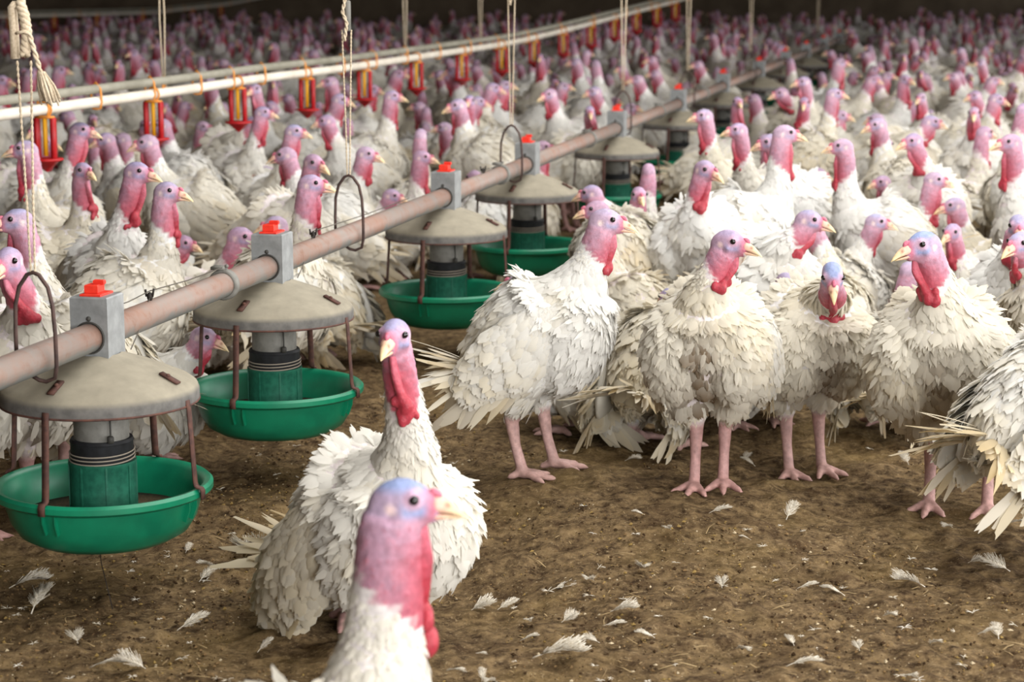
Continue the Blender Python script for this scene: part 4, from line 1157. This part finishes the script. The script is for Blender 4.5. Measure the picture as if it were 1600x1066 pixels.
print('BIRDS', len(BIRDS), 'listed', n_listed, 'individual', min(MAXB, len(BIRDS)) + N_HERO, 'limit y', BIRDS[min(MAXB, len(BIRDS)) - 1]['y'])

# ================================================================== litter and loose feathers
M['straw'] = plain('dry_straw', lin(156, 134, 96), .85, var=lin(116, 94, 62), scale=9)
M['down'] = plain('white_down', lin(216, 210, 198), .9, var=lin(180, 168, 146), scale=14)
def near_bird(x, y):
    return any(abs(q[0] - x) < .27 and abs(q[1] - y) < .27 for q in NEARP)
NEARP = [q for q in PLACED if q[1] < 7.2]
def scatter(n, ymin=2.3, ymax=7.2):
    y = ymin + (ymax - ymin) * rng.rand(n); x = (rng.rand(n) - .5) * (.54 * y + .5)
    return x, y
g = Geo()
for x, y in zip(*scatter(1100, 2.3, 6.4)):
    if near_bird(x, y): continue
    z = float(ground(x, y)) + .008; L = .006 + .026 * rng.rand() ** 2; a = rng.rand() * 2 * PI; b = (rng.rand() - .5) * .35
    d = np.array([math.cos(a), math.sin(a), b]); sd = np.array([-math.sin(a), math.cos(a), 0])
    p = np.array([x, y, z]); k = np.array([0, 0, .004 * rng.rand()])
    g.ribbon([p - d * L, p + k + sd * (rng.rand() - .5) * .006, p + d * L], sd, .0014 + .0024 * rng.rand(), .0008)
tag(g.build('straw_litter', M['straw']), 'short bits of straw strewn over the brown litter', 'straw', kind='stuff')
g = Geo()
oct_ = np.array([[1, 0, 0], [0, 1, 0], [-1, 0, 0], [0, -1, 0], [0, 0, 1], [0, 0, -1]], float); ot = np.array([[0, 1, 4], [1, 2, 4], [2, 3, 4], [3, 0, 4], [1, 0, 5], [2, 1, 5], [3, 2, 5], [0, 3, 5]])
CC = []
for x, y in zip(*scatter(34000, 2.3, 6.2)):
    if near_bird(x, y): continue
    r_ = (.0016 + .0050 * rng.rand() ** 4) * np.array([1, .8, .6]) * (.7 + .6 * rng.rand(3)); a = rng.rand() * 2 * PI
    V = oct_ * (.75 + .5 * rng.rand(6, 1)) * r_; V = np.stack([V[:, 0] * math.cos(a) - V[:, 1] * math.sin(a), V[:, 0] * math.sin(a) + V[:, 1] * math.cos(a), V[:, 2]], 1)
    g.add(V + [x, y, .006], None, ot)
    q = rng.rand(); CC.append(np.tile((lin(60, 45, 30) if q < .40 else lin(112, 90, 62) if q < .74 else lin(128, 106, 64) if q < .92 else lin(172, 156, 128)) * (.8 + .4 * rng.rand()), (6, 1)))
V, Q, T = g.arrays(); V[:, 2] += ground(V[:, 0], V[:, 1])
M['crumb'] = attr_mat('litter_crumbs', .95, .05)[0]
tag(link('litter_crumbs', mesh_from('litter_crumbs', V, None, M['crumb'], np.vstack(CC), False, T)), 'loose brown crumbs of litter on the floor', 'litter', kind='stuff')
g = Geo()
for x, y in zip(*scatter(420, 2.3, 6.2)):
    if near_bird(x, y): continue
    c0 = np.array([x, y, float(ground(x, y)) + .010]); q = .004 + .008 * rng.rand()
    for k in range(7):
        a = rng.rand() * 2 * PI; d = np.array([math.cos(a), math.sin(a), .5 * rng.rand() - .1]) * q
        g.tube([c0, c0 + d * .6 + [0, 0, .002 * rng.rand()], c0 + d * 1.3], [.0009, .0007, .0003], 3)
tag(g.build('feather_fluff', M['down']), 'tiny white tufts of down caught in the litter', 'down', kind='stuff')

def loose_feather(seed, kind):
    r = np.random.RandomState(seed); g = Geo()
    L = 1.0; n = 92; bend = .25 * (r.rand() - .3)
    sh = lambda t: np.array([t * L, bend * t * t, .10 * math.sin(t * PI) + .05 * t])
    g.tube([sh(t) for t in np.linspace(0, .98, 9)], np.linspace(.016, .004, 9), 5)
    for k in range(n):
        t = .16 + .82 * k / n
        for sg in (-1, 1):
            if r.rand() < .12: continue
            ln = (.44 if kind else .30) * (math.sin(min(t * 1.15, 1) * PI * .85 + .35) * .8 + .25) * (.75 + .5 * r.rand())
            an = (.85 if kind else .6) + .6 * (r.rand() - .5) - .25 * t
            d = np.array([math.cos(an), sg * math.sin(an), .15 + .35 * r.rand() * kind])
            p = sh(t); sd = np.array([1, 0, 0])
            g.ribbon([p, p + d * ln * .5, p + d * ln + [.05, 0, .06 * (r.rand() - .3)]], sd, .022, .004)
    return g.mesh('loose_feather', M['down'])
LF = [loose_feather(k, k % 2) for k in range(5)]
FPOS = [(385, 860, 70), (311, 905, 45), (290, 866, 26), (441, 852, 60), (14, 921, 60), (49, 961, 80), (276, 982, 55), (122, 1010, 34), (140, 1052, 60), (231, 1058, 50), (402, 1017, 36), (343, 890, 44), (413, 884, 70), (908, 997, 42), (832, 1026, 80), (812, 997, 34), (937, 1002, 26), (743, 1017, 24), (999, 896, 30), (1007, 839, 20),
        (1048, 854, 34), (952, 956, 44), (942, 976, 34), (1023, 997, 32), (877, 966, 30), (824, 956, 34), (860, 915, 44), (928, 911, 26), (777, 933, 36), (733, 933, 40), (753, 1058, 30), (777, 1059, 26), (697, 1043, 44), (976, 736, 24), (1445, 928, 52), (1228, 1043, 54), (1245, 923, 32), (1320, 937, 40), (1149, 1016, 44), (1241, 1011, 32), (1343, 1021, 22),
        (1451, 1017, 38), (1526, 1005, 40), (1560, 1011, 42), (1578, 906, 44), (1512, 889, 24), (1416, 1059, 46), (1228, 830, 46), (1107, 832, 34), (1128, 925, 26), (1379, 973, 24), (1488, 832, 24), (1162, 717, 18), (1180, 729, 26), (1420, 726, 34), (1574, 774, 30), (1571, 832, 40), (1173, 860, 18)]
FPOS.sort(key=lambda q: q[1])
rows_ = [FPOS[:8], FPOS[8:18], FPOS[18:28], FPOS[28:38], FPOS[38:48], FPOS[48:]]
rn = ['among the feet of the standing birds', 'just in front of the standing birds', 'in the upper open litter', 'across the middle of the open litter', 'in the lower open litter', 'along the bottom edge of the picture']
for row, nm in zip(rows_, rn):
    row = sorted(row)
    for k, (px, py, wpx) in enumerate(row):
        p = at_height(px, py, .006); p[2] = float(ground(p[0], p[1])) + .008
        o = link('loose_feather', LF[rng.randint(5)], None, p, rng.rand() * 2 * PI)
        sc = wpx * p[1] / FPX * 1.05; o.scale = (sc, sc, sc)
        o.rotation_euler = ((rng.rand() - .5) * .5, -.1 - .25 * rng.rand(), o.rotation_euler[2])
        tag(o, f'white loose feather, {words_[k]} from the left {nm}', 'feather', 'loose feathers on the litter')
